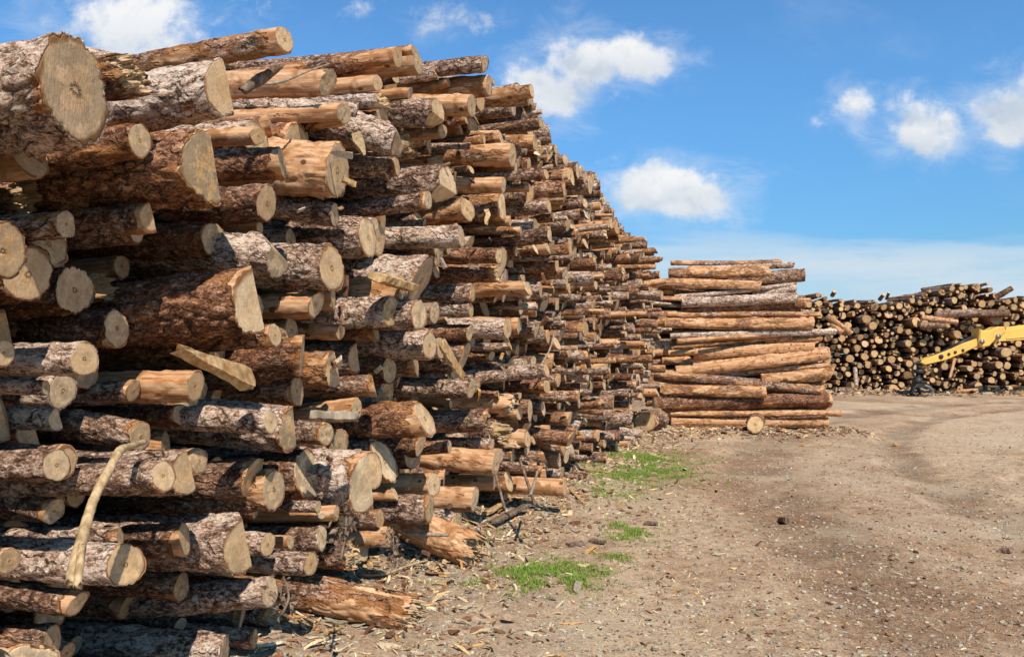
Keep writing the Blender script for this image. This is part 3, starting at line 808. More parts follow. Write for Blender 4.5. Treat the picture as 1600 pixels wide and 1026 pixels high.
for row, ydepth in enumerate((.36, .75, 1.15, 1.55)):
    h = .14; k = 0
    while h < (3.25 if row < 2 else 3.0) - .05 * row:
        r = rng.uniform(.085, .15)
        y = DX + ydepth + rng.uniform(-.06, .06)
        xr = (1288 - 48 * (h / 3.5) + rng.uniform(-14, 12) - CU) / F * y
        xl = xr - rng.uniform(3.9, 4.5)
        tone = str(rng.choice(['brown', 'peel', 'pale', 'bare', 'red']))
        hz = h + r
        add_log('long_log', np.array([xr, y, hz + rng.normal(0, .03)]), np.array([xr - xl, -.1 + rng.normal(0, .05), rng.normal(0, .06)]), r, xr - xl, 'f', tone, 9300 + row * 50 + k,
                f"{BARKW[tone]} log deep inside the crosswise stack behind its front logs", 'long logs of the crosswise stack', 'long log', px=14, back=False, taper=.05)
        h += 2 * r * .96; k += 1

for k in range(12):                 # thin poles filling the seams of the front row
    h = rng.uniform(.25, 3.3); y = DX + rng.uniform(.05, .28); r = rng.uniform(.04, .07)
    xr = (1292 - 42 * h / 3.5 + rng.uniform(-30, 14) - CU) / F * y; xl = xr - rng.uniform(2.6, 3.9)
    tone = ('bare', 'peel', 'pale')[k % 3]
    add_log('long_log', np.array([xr, y, h + rng.normal(0, .05)]), np.array([xr - xl, rng.normal(0, .1), rng.normal(0, .14)]), r, xr - xl, 'f', tone, 9600 + k,
            f"thin {BARKW[tone]} pole squeezed in a seam of the crosswise stack", 'long logs of the crosswise stack', 'long log', px=14, back=True, taper=.1)

# two short logs on the ground before it
P = at(1007, 656, 16.4); P[2] = .235
add_log('short_log', P, np.array([-.42, -.90, 0]), .235, 1.0, 'f', 'brown', 9700, 'short thick log lying on the ground at the corner of both piles', None, 'short log', px=30, back=True, cutpar=(.25, .5, .55))
P = at(1180, 665, 16.6); P[2] = .17
add_log('short_log', P, np.array([-.30, -.95, 0]), .175, .8, 'f', 'brown', 9701, 'small round log lying alone on gravel before the crosswise stack', None, 'short log', px=30, back=True, cutpar=(.55, .2, .5))

# ------------------------------------------------------------------ the far pile, log ends toward the camera
DF = 34.5
FX = [1268, 1278, 1290, 1305, 1340, 1385, 1412, 1440, 1462, 1488, 1550, 1568, 1600, 1680, 1800]
FV = [462, 455, 458, 464, 466, 469, 468, 458, 450, 441, 440, 459, 463, 462, 470]
far = []; fg = {}
def ffree(x, z, r):
    i, j = int(math.floor(x / .5)), int(math.floor(z / .5))
    for a in (-1, 0, 1):
        for b in (-1, 0, 1):
            for (p, q, w) in fg.get((i + a, j + b), ()):
                if (p - x) ** 2 + (q - z) ** 2 < (r + w) ** 2 * .95: return False
    return True
def fput(x, z, r):
    fg.setdefault((int(math.floor(x / .5)), int(math.floor(z / .5))), []).append((x, z, r)); far.append((x, z, r))
for (u, v, rp, ) in [(1347, 499, 9.5), (1360, 509, 8), (1428, 503, 11), (1502, 493, 8), (1548, 497, 13.5), (1408, 496, 6), (1352, 537, 7), (1373, 516, 5), (1438, 549, 7), (1374, 531, 7), (1338, 544, 6.5), (1404, 551, 6.5), (1565, 550, 10), (1578, 571, 8.5), (1537, 450, 6), (1505, 481, 6), (1565, 610, 6), (1498, 586, 5)]:
    P = at(u, v, DF); fput(P[0], P[2], rp * DF / F)
for rr, tries in ((.19, 500), (.155, 2000), (.13, 4000), (.11, 7000), (.09, 10000), (.07, 12000), (.055, 9000)):
    for _ in range(tries):
        u = rng.uniform(1262, 1790); x = (u - CU) / F * DF; z = rng.uniform(.03, 5.0); r = rr * rng.uniform(.9, 1.1)
        vt = np.interp(u, FX, FV); zt = EYE + (CV - vt) * DF / F
        if z + r > zt or z < r * .8: continue
        if ffree(x, z, r): fput(x, z, r)
FARL = []
for i, (x, z, r) in enumerate(far):
    y = DF + abs(rng.normal(0, .45)) - .2 + (.0 if r < .2 else -.25)
    a = rng.normal(0, .07)
    FARL.append(dict(loc=np.array([x, y, z]), d=np.array([math.sin(a) - .06, -math.cos(a), rng.normal(0, .04)]), r=r * rng.uniform(.68, .88), L=2.4,
                     style=str(rng.choice(['f', 's', 'v', 'u', 'b'], p=[.6, .15, .1, .1, .05])), tone=str(rng.choice(['brown', 'red', 'peel', 'dark', 'grey'])), seed=20000 + i, px=r * F / y,
                     cut=(rng.uniform(0, .5), rng.uniform(.2, 1.0), np.clip(rng.normal(.95, .35), .2, 1.7))))
cf_ = shown_counts(FARL, 500, 320)
fo = sorted(range(len(FARL)), key=lambda k: -cf_[k]); fs = set(fo[:290])
fb = Bulk()
def far_label(g):
    x, z, r = g['loc'][0], g['loc'][2], g['r']
    w = 'very thick' if r > .2 else 'thick' if r > .15 else 'medium' if r > .11 else 'thin'
    c = 'dark orange' if g['cut'][2] > 1.35 else 'orange' if g['cut'][2] > .8 else 'tan'
    hb = 'at the foot' if z < .6 else 'low down' if z < 1.5 else 'at half height' if z < 2.7 else 'high up' if z < 3.6 else 'on the crest'
    u = CU + F * x / g['loc'][1]
    sb = 'beside the crosswise stack' if u < 1345 else 'at its low middle' if u < 1430 else 'near the yellow boom' if u < 1520 else 'behind the boom'
    return f"{w} {c} log end {hb} of the distant pile {sb}"
for k, g in enumerate(FARL):
    if k in fs:
        add_log('stacked_log', g['loc'], g['d'], g['r'], g['L'], g['style'], g['tone'], g['seed'], far_label(g), 'log ends of the distant pile', 'stacked log', px=12, cutpar=g['cut'])
    else:
        fb.add(g['loc'], g['d'], g['r'], g['L'], g['style'], g['tone'], g['seed'], nring=12, cutpar=g['cut'])
z_ = .2; q_ = 0
while z_ < 4.4:                      # dark backing logs added crosswise behind, closing the gaps against the sky
    for x_ in np.arange(13.2, 27.5, 1.5):
        u_ = CU + F * (x_ - .75) / (DF + 2.7)
        if EYE + (CV - max(np.interp(u_ - 22, FX, FV), np.interp(u_ + 22, FX, FV))) * DF / F > z_ + .22:
            fb.add(np.array([x_, DF + 2.7 + rng.uniform(-.15, .15), z_ + rng.normal(0, .03)]), np.array([1, rng.normal(0, .04), rng.normal(0, .03)]), .17, 1.7, 'f', str(rng.choice(['dark', 'brown', 'red'])), 28000 + q_, nring=12); q_ += 1
    z_ += .27
fb.build('stacked_log_mass', label='mass of small log ends filling gaps of the distant pile', cat='log pile', kind='stuff')
print('far', len(FARL), 'shown', int((cf_ > 0).sum()))
# logs lying askew on and in the far pile
SK = [(1292, 493, 1330, 521, 4.5, 'peel', 'pole sliding down the end of the distant pile beside the crosswise stack'),
      (1300, 505, 1316, 520, 4.5, 'bare', 'shorter pole next to the sliding pole on the distant pile'),
      (1440, 495, 1496, 503, 4, 'bare', 'peeled pole lying crosswise at half height of the distant pile'),
      (1438, 508, 1480, 509, 4, 'brown', 'brown pole lying crosswise under the peeled one on the distant pile'),
      (1462, 491, 1530, 488, 5.5, 'grey', 'grey pole lying crosswise beneath the hump of the distant pile'),
      (1512, 489, 1578, 490, 6, 'brown', 'thick brown pole lying crosswise behind the biggest distant log end'),
      (1556, 464, 1581, 450, 4.5, 'dark', 'dark pole pointing up from the crest of the distant pile'),
      (1300, 462, 1304, 455, 3, 'dark', 'short dark stub poking up at the low end of the distant pile'),
      (1374, 468, 1381, 460, 3, 'dark', 'dark branch stub poking up in the middle of the distant crest'),
      (1385, 467, 1389, 457, 2.2, 'dark', 'thin dark twig stub beside the branch stub on the distant crest'),
      (1312, 614, 1336, 624, 5, 'brown', 'loose log end lying before the foot of the distant pile'),
      (1480, 612, 1528, 609, 3, 'bare', 'bare pole lying on the ground behind the grapple'),
      (1430, 619, 1400, 620, 2.5, 'brown', 'thin pole lying flat before the distant pile foot'),
      (1492, 560, 1484, 590, 2.2, 'bare', 'thin stick leaning upright on the distant pile beyond the grapple'),
      (1336, 574, 1338, 602, 3, 'weather', 'white peeled stake hanging upright on the distant pile')]
for i, (u1, v1, u2, v2, rp, tone, label) in enumerate(SK):
    dd = DF - .55 if v1 < 600 else DF - 1.3
    A = at(u1, v1, dd + .1); B = at(u2, v2, dd - .15); r = rp * dd / F
    A[2] = max(A[2], r); B[2] = max(B[2], r)
    add_log('loose_pole', B, B - A, r, float(np.linalg.norm(B - A)), 'f', tone, 26000 + i, label, None, 'pole', px=14, back=True, cutpar=(.6, .2, .4))

# ------------------------------------------------------------------ ground
def ghash(x, y):
    p = np.stack([x, y, np.zeros_like(x)], -1)
    e = (x + .76) * NX + (y - 6.35) * NY
    z = (fbm(p * .35, 3, 40) - .5) * .10 + (fbm(p * 2.2, 3, 41) - .5) * .045 + (fbm(p * 7, 2, 42) - .5) * .022
    ex = np.clip(1 - (e + .2) / 1.7, 0, 1)
    z = z + ex ** 1.6 * (.05 + .10 * fbm(p * 1.3, 3, 43)) * (e > -1.2)
    fd = np.clip(1 - np.abs(y - (DF - .9)) / 1.6, 0, 1) * np.clip((x - 12) / 2, 0, 1)
    z = z + fd * (.06 + .22 * fbm(p * .9, 3, 44)) * .6
    for cx, cy, Rr, wd in TRACKS:
        q = np.abs(np.sqrt((x - cx) ** 2 + (y - cy) ** 2) + (fbm(p * 1.7, 2, 45) - .5) * .7 - Rr)
        z = z - .05 * np.clip(1 - q / wd, 0, 1) + .025 * np.clip(1 - np.abs(q - wd * 1.15) / (wd * .5), 0, 1)
    return z - .035
def axis(lo, hi, step, far_):
    g = step * 1.25 ** np.arange(1, 60); g = np.cumsum(g); g = g[g < far_]
    return np.concatenate([(lo - g)[::-1], np.arange(lo, hi, step), hi + g])
gx = axis(-4, 24, .11, 2500); gy = axis(1.5, 37, .11, 2500)
GX, GY = np.meshgrid(gx, gy, indexing='ij')
gz = ghash(GX.ravel(), GY.ravel())
gv = np.stack([GX.ravel(), GY.ravel(), gz], -1)
nx_, ny_ = len(gx), len(gy)
ii = np.arange(nx_ - 1)[:, None] * ny_ + np.arange(ny_ - 1)[None, :]
gf = np.stack([ii, ii + ny_, ii + ny_ + 1, ii + 1], -1).reshape(-1, 4)
me = mesh_from('ground', gv, gf, [ground_material()], None, smooth=True)
link('ground', me, kind='structure')
def gh(x, y): return float(ghash(np.array([float(x)]), np.array([float(y)]))[0])
def gpt(u, v, lift=0.0):
    """ground point seen at photo pixel (u, v)"""
    d = F * EYE / (v - CV)
    for _ in range(3):
        z = gh((u - CU) / F * d, d); d = F * (EYE - z) / (v - CV)
    return Vector(((u - CU) / F * d, d, z + lift))

# ------------------------------------------------------------------ litter on the ground
def scatter(name, n, gen, mat, label, cat):
    V, Fc, T = [], [], []; k = 0
    for _ in range(n):
        r = gen()
        if r is None: continue
        v, f, c = r
        V.append(v); Fc += [tuple(i + k for i in q) for q in f]; T.append(np.tile(c, (len(v), 1))); k += len(v)
    V = np.concatenate(V); T = np.concatenate(T)
    # settle on the ground: third column holds height above it, columns 3,4 the anchor
    z = ghash(V[:, 3], V[:, 4])
    P = V[:, :3].copy(); P[:, 2] += z
    return link(name, mesh_from(name, P, Fc, [mat], None, None, None, T, False), None, label, cat, None, 'stuff')

def pick(near):
    """a spot of the yard: near(pile foot) or anywhere in view, denser close to the camera"""
    if near:
        s = rng.uniform(-3.6, 11.5); e = abs(rng.normal(0, .75)) - .25
        return -0.76 + s * SX + e * NX, 6.35 + s * SY + e * NY
    y = 3.2 + 15 * rng.random() ** 1.5
    x = rng.uniform(-.15, .72) * y
    if (x + .76) * NX + (y - 6.35) * NY < -.2: return None
    return x, y
CHIP = [(.20, .095, .055), (.32, .17, .10), (.13, .06, .035), (.42, .28, .18), (.27, .13, .07), (.52, .40, .27), (.40, .31, .23)]
WOODC = [(.64, .44, .23), (.70, .54, .33), (.58, .31, .11), (.62, .50, .34)]
def chip(near, lo, hi, cols, asp=(1.5, 4)):
    def g():
        p = pick(near)
        if p is None: return None
        L = rng.uniform(lo, hi) * (rng.random() ** .8 + .3); W = L / rng.uniform(*asp); t = W * rng.uniform(.12, .35)
        a = rng.uniform(0, 6.28); tilt = rng.normal(0, .28); roll = rng.normal(0, .4); cu = rng.normal(0, .12) * L
        pts = np.array([[-.5 * L, -.3 * W, cu], [-.1 * L, -.5 * W, 0], [.5 * L, -.25 * W, cu], [.46 * L, .3 * W, cu], [0, .5 * W, 0], [-.45 * L, .25 * W, cu]])
        pts[:, :2] *= rng.uniform(.75, 1.25, (6, 2))
        top = pts.copy(); top[:, 2] += t
        q = np.concatenate([pts, top])
        cr, sr = math.cos(roll), math.sin(roll); q[:, 1], q[:, 2] = q[:, 1] * cr - q[:, 2] * sr, q[:, 1] * sr + q[:, 2] * cr
        ct, stt = math.cos(tilt), math.sin(tilt); q[:, 0], q[:, 2] = q[:, 0] * ct - q[:, 2] * stt, q[:, 0] * stt + q[:, 2] * ct
        c, s = math.cos(a), math.sin(a)
        X = q[:, 0] * c - q[:, 1] * s + p[0]; Y = q[:, 0] * s + q[:, 1] * c + p[1]
        Z = q[:, 2] - q[:, 2].min() * .6
        v = np.stack([X, Y, Z, np.full(12, p[0]), np.full(12, p[1])], -1)
        f = [(6, 7, 8, 9, 10, 11)] + [(i, (i + 1) % 6, 6 + (i + 1) % 6, 6 + i) for i in range(6)]
        return v, f, np.array(cols[rng.integers(len(cols))]) * rng.uniform(.7, 1.25)
    return g
def pebble(lo, hi):
    ico = np.array([(0, 0, -1), (.72, -.53, -.45), (-.28, -.85, -.45), (-.89, 0, -.45), (-.28, .85, -.45), (.72, .53, -.45), (.28, -.85, .45), (-.72, -.53, .45), (-.72, .53, .45), (.28, .85, .45), (.89, 0, .45), (0, 0, 1)])
    icf = [(0, 1, 2), (1, 0, 5), (0, 2, 3), (0, 3, 4), (0, 4, 5), (1, 5, 10), (2, 1, 6), (3, 2, 7), (4, 3, 8), (5, 4, 9), (1, 10, 6), (2, 6, 7), (3, 7, 8), (4, 8, 9), (5, 9, 10), (6, 10, 11), (7, 6, 11), (8, 7, 11), (9, 8, 11), (10, 9, 11)]
    def g():
        p = pick(rng.random() < .25)
        if p is None: return None
        r = lo + (hi - lo) * rng.random() ** 4
        q = ico * rng.uniform(.75, 1.25, (12, 1)) * r * np.array([rng.uniform(.8, 1.5), rng.uniform(.7, 1.1), rng.uniform(.4, .75)])
        a = rng.uniform(0, 6.28); c, s = math.cos(a), math.sin(a)
        v = np.stack([q[:, 0] * c - q[:, 1] * s + p[0], q[:, 0] * s + q[:, 1] * c + p[1], q[:, 2] + r * .15, np.full(12, p[0]), np.full(12, p[1])], -1)
        k = rng.uniform(.22, .58)
        return v, icf, np.array([k, k * rng.uniform(.82, .90), k * rng.uniform(.58, .72)])
    return g
LITTER = tint_material('litter', .9, 90, .45, .5)
scatter('bark_chips', 5200, chip(True, .02, .085, CHIP + WOODC[:2]), LITTER, 'brown bark flakes heaped along the foot of the long pile', 'bark chips')
scatter('wood_splinters', 3600, chip(True, .02, .14, WOODC, (3, 12)), LITTER, 'pale and orange wood splinters strewn along the pile foot', 'wood splinters')
scatter('bark_litter', 15000, chip(False, .010, .045, CHIP + WOODC, (1.5, 6)), LITTER, 'small bark bits scattered over the whole gravel yard', 'bark litter')
scatter('gravel', 30000, pebble(.005, .019), LITTER, 'pale loose gravel stones spread over the yard', 'gravel')

# litter along the foot of the far pile and the crosswise stack
def chip_far(n, x0, x1, y0, y1, lo, hi):
    g0 = chip(True, lo, hi, CHIP + WOODC)
    def g():
        r = g0(); v = r[0]; x, y = rng.uniform(x0, x1), y1 - abs(rng.normal(0, (y1 - y0) * .45))
        v[:, 0] += x - v[0, 3]; v[:, 1] += y - v[0, 4]; v[:, 3] = x; v[:, 4] = y
        return r
    return g
scatter('pile_debris', 2200, chip_far(0, 12.5, 27, DF - 2.6, DF - .1, .06, .30), LITTER, 'orange brown bark debris along the foot of the distant pile', 'bark debris')
scatter('stack_debris', 1500, chip_far(0, 2.4, 7.5, 15.6, 17.8, .03, .14), LITTER, 'red brown bark crumbs before the crosswise stack', 'bark debris')

# ------------------------------------------------------------------ grass patches
def grass():
    V, Fc, T = [], [], []; k = 0
    patches = [(1010, 714, .95, .55, 3800), (985, 742, .95, .60, 4600), (1025, 735, .6, .6, 1800), (955, 770, .6, .4, 700), (992, 832, .28, .30, 900), (965, 868, .16, .12, 160), (865, 898, .46, .28, 1500), (815, 905, .26, .2, 500), (770, 915, .35, .2, 160), (905, 905, .2, .18, 400), (745, 845, .3, .3, 60)]
    for u, v, rx, ry, n in patches:
        c = gpt(u, v)
        for _ in range(n):
            a = rng.uniform(0, 6.28); q = abs(rng.normal(0, .55))
            x = c.x + math.cos(a) * q * rx; y = c.y + math.sin(a) * q * ry * 1.6
            cl = vnoise(np.array([[x * 7, y * 7, 3.]]))[0]
            if rng.random() > (cl - .25) * 2.0: continue
            z = gh(x, y) - .004
            for b in range(7):
                h = rng.uniform(.010, .038) * (.7 + .6 * cl); w = rng.uniform(.0016, .0036); t = rng.uniform(0, 6.28); le = rng.uniform(.1, .9) * h
                dx, dy = math.cos(t), math.sin(t)
                V += [(x - dy * w, y + dx * w, z), (x + dy * w, y - dx * w, z), (x + dx * le * .4 + dy * w * .8, y + dy * le * .4 - dx * w * .8, z + h * .65), (x + dx * le * .4 - dy * w * .8, y + dy * le * .4 + dx * w * .8, z + h * .65), (x + dx * le, y + dy * le, z + h)]
                Fc += [(k, k + 1, k + 2, k + 3), (k + 3, k + 2, k + 4)]
                g = rng.uniform(.75, 1.3); cc = np.array([.28, .42, .07]) * g if rng.random() > .14 else np.array([.42, .36, .16]) * g
                T += [cc * .7] * 2 + [cc] * 3; k += 5
                x += rng.normal(0, .012); y += rng.normal(0, .012)
    m, t, b = new_mat('grass_blade')
    c = t.attr('tint').outputs['Color']
    t.put(b.inputs['Base Color'], c); b.inputs['Roughness'].default_value = .6
    tr = t.new('ShaderNodeBsdfTranslucent'); t.put(tr.inputs[0], c)
    mx = t.new('ShaderNodeMixShader'); mx.inputs[0].default_value = .3
    t.l.new(b.outputs[0], mx.inputs[1]); t.l.new(tr.outputs[0], mx.inputs[2]); t.l.new(mx.outputs[0], m.node_tree.nodes['Material Output'].inputs[0])
    link('grass', mesh_from('grass', np.array(V), Fc, [m], None, None, None, np.array(T), False), None, 'bright green low grass and weeds in patches on the gravel', 'grass', None, 'stuff')
grass()

# ------------------------------------------------------------------ sticks, slabs, fallen pieces
STICK = stick_material('peeled_stick', (.34, .21, .10), (.66, .48, .28))
DARKST = stick_material('dark_stick', (.09, .05, .03), (.30, .21, .15))
GREYST = stick_material('grey_stick', (.20, .155, .11), (.46, .37, .27))
SLABM = stick_material('split_wood', (.33, .165, .06), (.62, .43, .22), 34)
def local_obj(name, V, f, mat, smooth=True, parent=None, **kw):
    V = np.asarray(V, float)
    if parent is None:
        o0 = V.mean(0); o0[2] = V[:, 2].min()
        o = link(name, mesh_from(name, V - o0, f, [mat], smooth=smooth), None, **kw); o.location = o0
    else:
        o = link(name, mesh_from(name, V - np.array(parent.location), f, [mat], smooth=smooth), parent, **kw)
    return o
def face_pts(L): return [on_face(u, v, p) for u, v, p in L]
V, f = tube(face_pts([(226, 690, .30), (205, 697, .40), (188, 703, .46), (176, 724, .50), (160, 752, .52), (146, 782, .54), (134, 820, .57), (122, 865, .62), (112, 912, .66)]),
            [.010, .012, .015, .014, .016, .015, .017, .019, .020], 14, 3)
st = local_obj('stick', V, f, STICK, label='long bent peeled stick hanging over the wedge ended log down to the lowest logs', cat='stick')
V, f = tube(face_pts([(128, 850, .63), (125, 880, .66), (121, 918, .69)]), [.010, .012, .013], 10, 4)
local_obj('branch_fork', V, f, STICK, parent=st)
V, f = tube([gpt(560, 902, .02), gpt(600, 903, .03), gpt(640, 890, .035), gpt(668, 879, .02)], [.008, .010, .009, .005], 8, 5)
local_obj('stick', V, f, STICK, label='thin curved pale stick lying on litter before the lowest logs', cat='stick')
V, f = tube([at(628, 831, 6.0), at(665, 834, 5.95), at(700, 836, 5.9)], [.014, .016, .012], 10, 6)
local_obj('stick', V, f, GREYST, label='straight grey stick resting across the fallen broken log', cat='stick')
for k, (pts, rr, mm, lab) in enumerate([
    ([(773, 735, .50), (781, 765, .58), (789, 795, .66)], [.010, .012, .012], DARKST, 'dark thin stick leaning on the pile foot behind the bare yellow log'),
    ([(812, 717, .55), (823, 750, .66), (836, 788, .85)], [.010, .014, .014], DARKST, 'dark stake leaning over the long peeled foot pole'),
    ([(840, 735, .70), (833, 760, .78), (829, 772, .82)], [.010, .014, .012], GREYST, 'short grey splinter standing beside the leaning dark stake'),
    ([(905, 520, .35), (915, 552, .42), (925, 590, .35)], [.03, .045, .02], DARKST, 'fibrous red bark tangle hanging from the far half of the long pile'),
    ([(866, 520, .4), (858, 548, .38), (842, 575, .3)], [.008, .010, .010], GREYST, 'slim grey stick slanting down across far log ends at mid height'),
    ([(515, 100, .15), (480, 112, .12), (440, 128, .1), (400, 132, .08)], [.004, .006, .008, .008], GREYST, 'thin bent twig lying across logs below the skyline'),
    ([(380, 142, .2), (410, 122, .25), (440, 103, .3)], [.022, .028, .012], DARKST, 'dark bark strip sticking up beside the half round split end')]):
    V, f = tube(face_pts(pts), rr, 9, 30 + k)
    local_obj('stick', V, f, mm, label=lab, cat='stick')
def slab(P0, P1, w, t, mat, lab, seed, taper=.5, name='broken_board', up=(0, 0, 1)):
    rs = np.random.default_rng(seed); P0 = np.array(P0, float); P1 = np.array(P1, float)
    ax = P1 - P0; L = np.linalg.norm(ax); ax /= L
    side = np.cross(ax, np.array(up, float)); side /= np.linalg.norm(side); nn = np.cross(side, ax)
    V = []; n = 12
    for k in range(n):
        x = L * k / (n - 1); q = 1 - taper * k / (n - 1)
        if k == 0: x += 0
        for a, b in ((-.5, -.5), (-.2, -.62), (.2, -.5), (.5, -.3), (.5, .4), (.2, .55), (-.15, .45), (-.5, .35)):
            e = rs.normal(0, L * .05) if k in (0, n - 1) else 0
            V.append(P0 + ax * (x + e) + side * w * q * (a + rs.normal(0, .035)) + nn * t * (b + rs.normal(0, .06)))
    f = [tuple(x) for x in grid_faces(n, 8)] + [tuple(range(8))[::-1], tuple((n - 1) * 8 + i for i in range(8))]
    return local_obj(name, np.array(V), f, mat, False, label=lab, cat='broken board')
slab(on_face(388, 592, .45), on_face(278, 546, .42), .105, .05, SLABM, 'split orange slab with a sharp point standing out of the shaded gap', 1, .85, up=(.3, -.9, .6))
slab(on_face(486, 648, .30), on_face(560, 650, .52), .055, .05, GREYST, 'grey splintered slab wedged beside the red brown log', 2, .1)
slab(on_face(688, 532, .45), on_face(722, 588, .50), .10, .03, SLABM, 'pale split slab leaning across narrow log ends at mid pile', 3, .3, up=(.8, -.5, .2))
slab(on_face(590, 432, .30), on_face(640, 448, .34), .12, .06, SLABM, 'orange split wood block under the pale tall log ends', 4, .1, up=(0, -.6, .8))
slab(on_face(536, 280, .35), on_face(556, 288, .40), .03, .03, SLABM, 'small triangular wood chip stuck beside the smooth peeled log end', 5, .9)
slab(gpt(770, 824, .05), gpt(824, 803, .09), .10, .03, DARKST, 'long dark board lying on bark litter at the pile foot', 6, .2)
slab(gpt(715, 853, .06), gpt(748, 868, .03), .09, .03, DARKST, 'dark bark slab lying over the fallen broken log end', 7, .2)
slab(gpt(760, 808, .04), gpt(795, 796, .10), .08, .03, SLABM, 'pale board lying on litter beside the bare yellow foot log', 8, .3)
slab(gpt(905, 735, .02), gpt(945, 741, .04), .05, .02, SLABM, 'thin pale lath on the ground above the long grass patch', 9, .3)
slab(gpt(892, 770, .04), gpt(915, 790, .01), .05, .02, SLABM, 'orange lath lying at the tip of the farthest jutting pole', 10, .2)
slab(gpt(1222, 815, .02), gpt(1229, 819, .04), .08, .06, DARKST, 'dark wood lump lying alone in the middle of the yard', 11, .3)
slab(gpt(1562, 862, .01), gpt(1580, 865, .03), .10, .04, DARKST, 'dark bark piece lying on the gravel near the frame edge', 12, .3)
slab(gpt(1008, 818, .01), gpt(1027, 820, .02), .10, .03, DARKST, 'red brown bark piece above the small grass tuft', 13, .3)
slab(gpt(925, 846, .01), gpt(945, 850, .02), .09, .03, DARKST, 'curled dark bark piece beside the small grass tuft', 14, .4)
slab(gpt(888, 853, .01), gpt(912, 852, .02), .09, .03, DARKST, 'dark bark piece above the nearest grass patch', 15, .3)

A = at(618, 806, 6.35); B = gpt(738, 884, .10)
add_log('log', B, np.array(B) - A, .135, float(np.linalg.norm(np.array(B) - A)) + .3, 'b', 'bare', 7001, 'fallen broken log slanting from the pile foot to the ground', None, px=34, taper=-.05)
A = at(440, 918, 4.9); B = at(640, 962, 4.75); B[2] = max(B[2], .06)
add_log('log', B, B - A, .115, float(np.linalg.norm(B - A)) + .5, 'b', 'peel', 7002, 'flaky log lying on the ground along the lowest edge of the pile', None, px=40, taper=-.1)

# torn bark, splinters and broken ends caught between the logs
V = []; Fc = []; T = []; k = 0
for _ in range(190):
    s_ = rng.uniform(-2.0, 10.8); h_ = rng.uniform(.1, max(.3, top_h(s_) - .15)); c = sh_to_world(s_, h_, rng.uniform(-.05, .38))
    if CV - (c[2] + .3 - EYE) * F / c[1] < np.interp(CU + F * c[0] / c[1], SKU, SKV): continue
    L = rng.uniform(.04, .17); wd = L * rng.uniform(.10, .42); th_ = rng.uniform(.005, .018)
    d = np.array([NX, NY, 0]) * rng.normal(0, .6) + np.array([SX, SY, 0]) * rng.normal(0, .8) + np.array([0, 0, rng.normal(-.2, .7)]); d /= np.linalg.norm(d)
    w_ = np.cross(d, rng.normal(0, 1, 3)); w_ /= np.linalg.norm(w_); n_ = np.cross(d, w_)
    o_ = []
    for x, q in ((0, .8), (.3, 1), (.65, .8), (1, .25)):
        cc = c + d * L * (x - .4) + n_ * L * .03 * math.sin(x * 3)
        for a, b in ((-.5, -.5), (.5, -.5), (.5, .5), (-.5, .5)): o_.append(cc + w_ * wd * q * (a + rng.normal(0, .16)) + n_ * th_ * b * 2)
    V += o_; f_ = [tuple(x) for x in grid_faces(4, 4)] + [(3, 2, 1, 0), (12, 13, 14, 15)]
    Fc += [tuple(i + k for i in q) for q in f_]; k += 16
    cl_ = (CHIP + CHIP + WOODC)[rng.integers(2 * len(CHIP) + len(WOODC))]; T += [np.array(cl_) * rng.uniform(.7, 1.2)] * 16
link('wood_scraps', mesh_from('wood_scraps', np.array(V), Fc, [LITTER], None, None, None, np.array(T), False), None, 'torn bark and splinters caught between the logs of the long pile', 'wood scraps', None, 'stuff')

# dry weeds hanging at the pile foot
def weed(u0, v0, u1, v1, p, n, seed, label):
    rs = np.random.default_rng(seed); a = on_face(u0, v0, p); b = on_face(u1, v1, p + .1)
    V, f = tube([a, (a + b) / 2 + rs.normal(0, .02, 3), b], [.004, .006, .007], 6, seed)
    root = local_obj('dry_weed', V, f, DARKST, label=label, cat='dry weed')
    V = []; f = []; k = 0
    for _ in range(n):
        t = rs.random(); c = a + (b - a) * t + rs.normal(0, .035, 3) * np.array([1, 1, .6]); L = rs.uniform(.015, .05); d = rs.normal(0, 1, 3); d[2] -= .5; d /= np.linalg.norm(d); w = np.cross(d, rs.normal(0, 1, 3)); w /= np.linalg.norm(w)
        V += [c, c + d * L * .4 + w * L * .25, c + d * L + rs.normal(0, .006, 3), c + d * L * .5 - w * L * .25]; f.append((k, k + 1, k + 2, k + 3)); k += 4
    local_obj('withered_leaves', V, f, DARKST, False, parent=root)
weed(541, 800, 531, 880, .62, 90, 1, 'withered brown weed hanging before the dark rotten log end')
weed(613, 825, 617, 885, .52, 130, 2, 'bushy dead brown weed in front of the peeled foot log')
weed(443, 900, 440, 960, .60, 60, 3, 'dead weed clump beside the lowest log end')

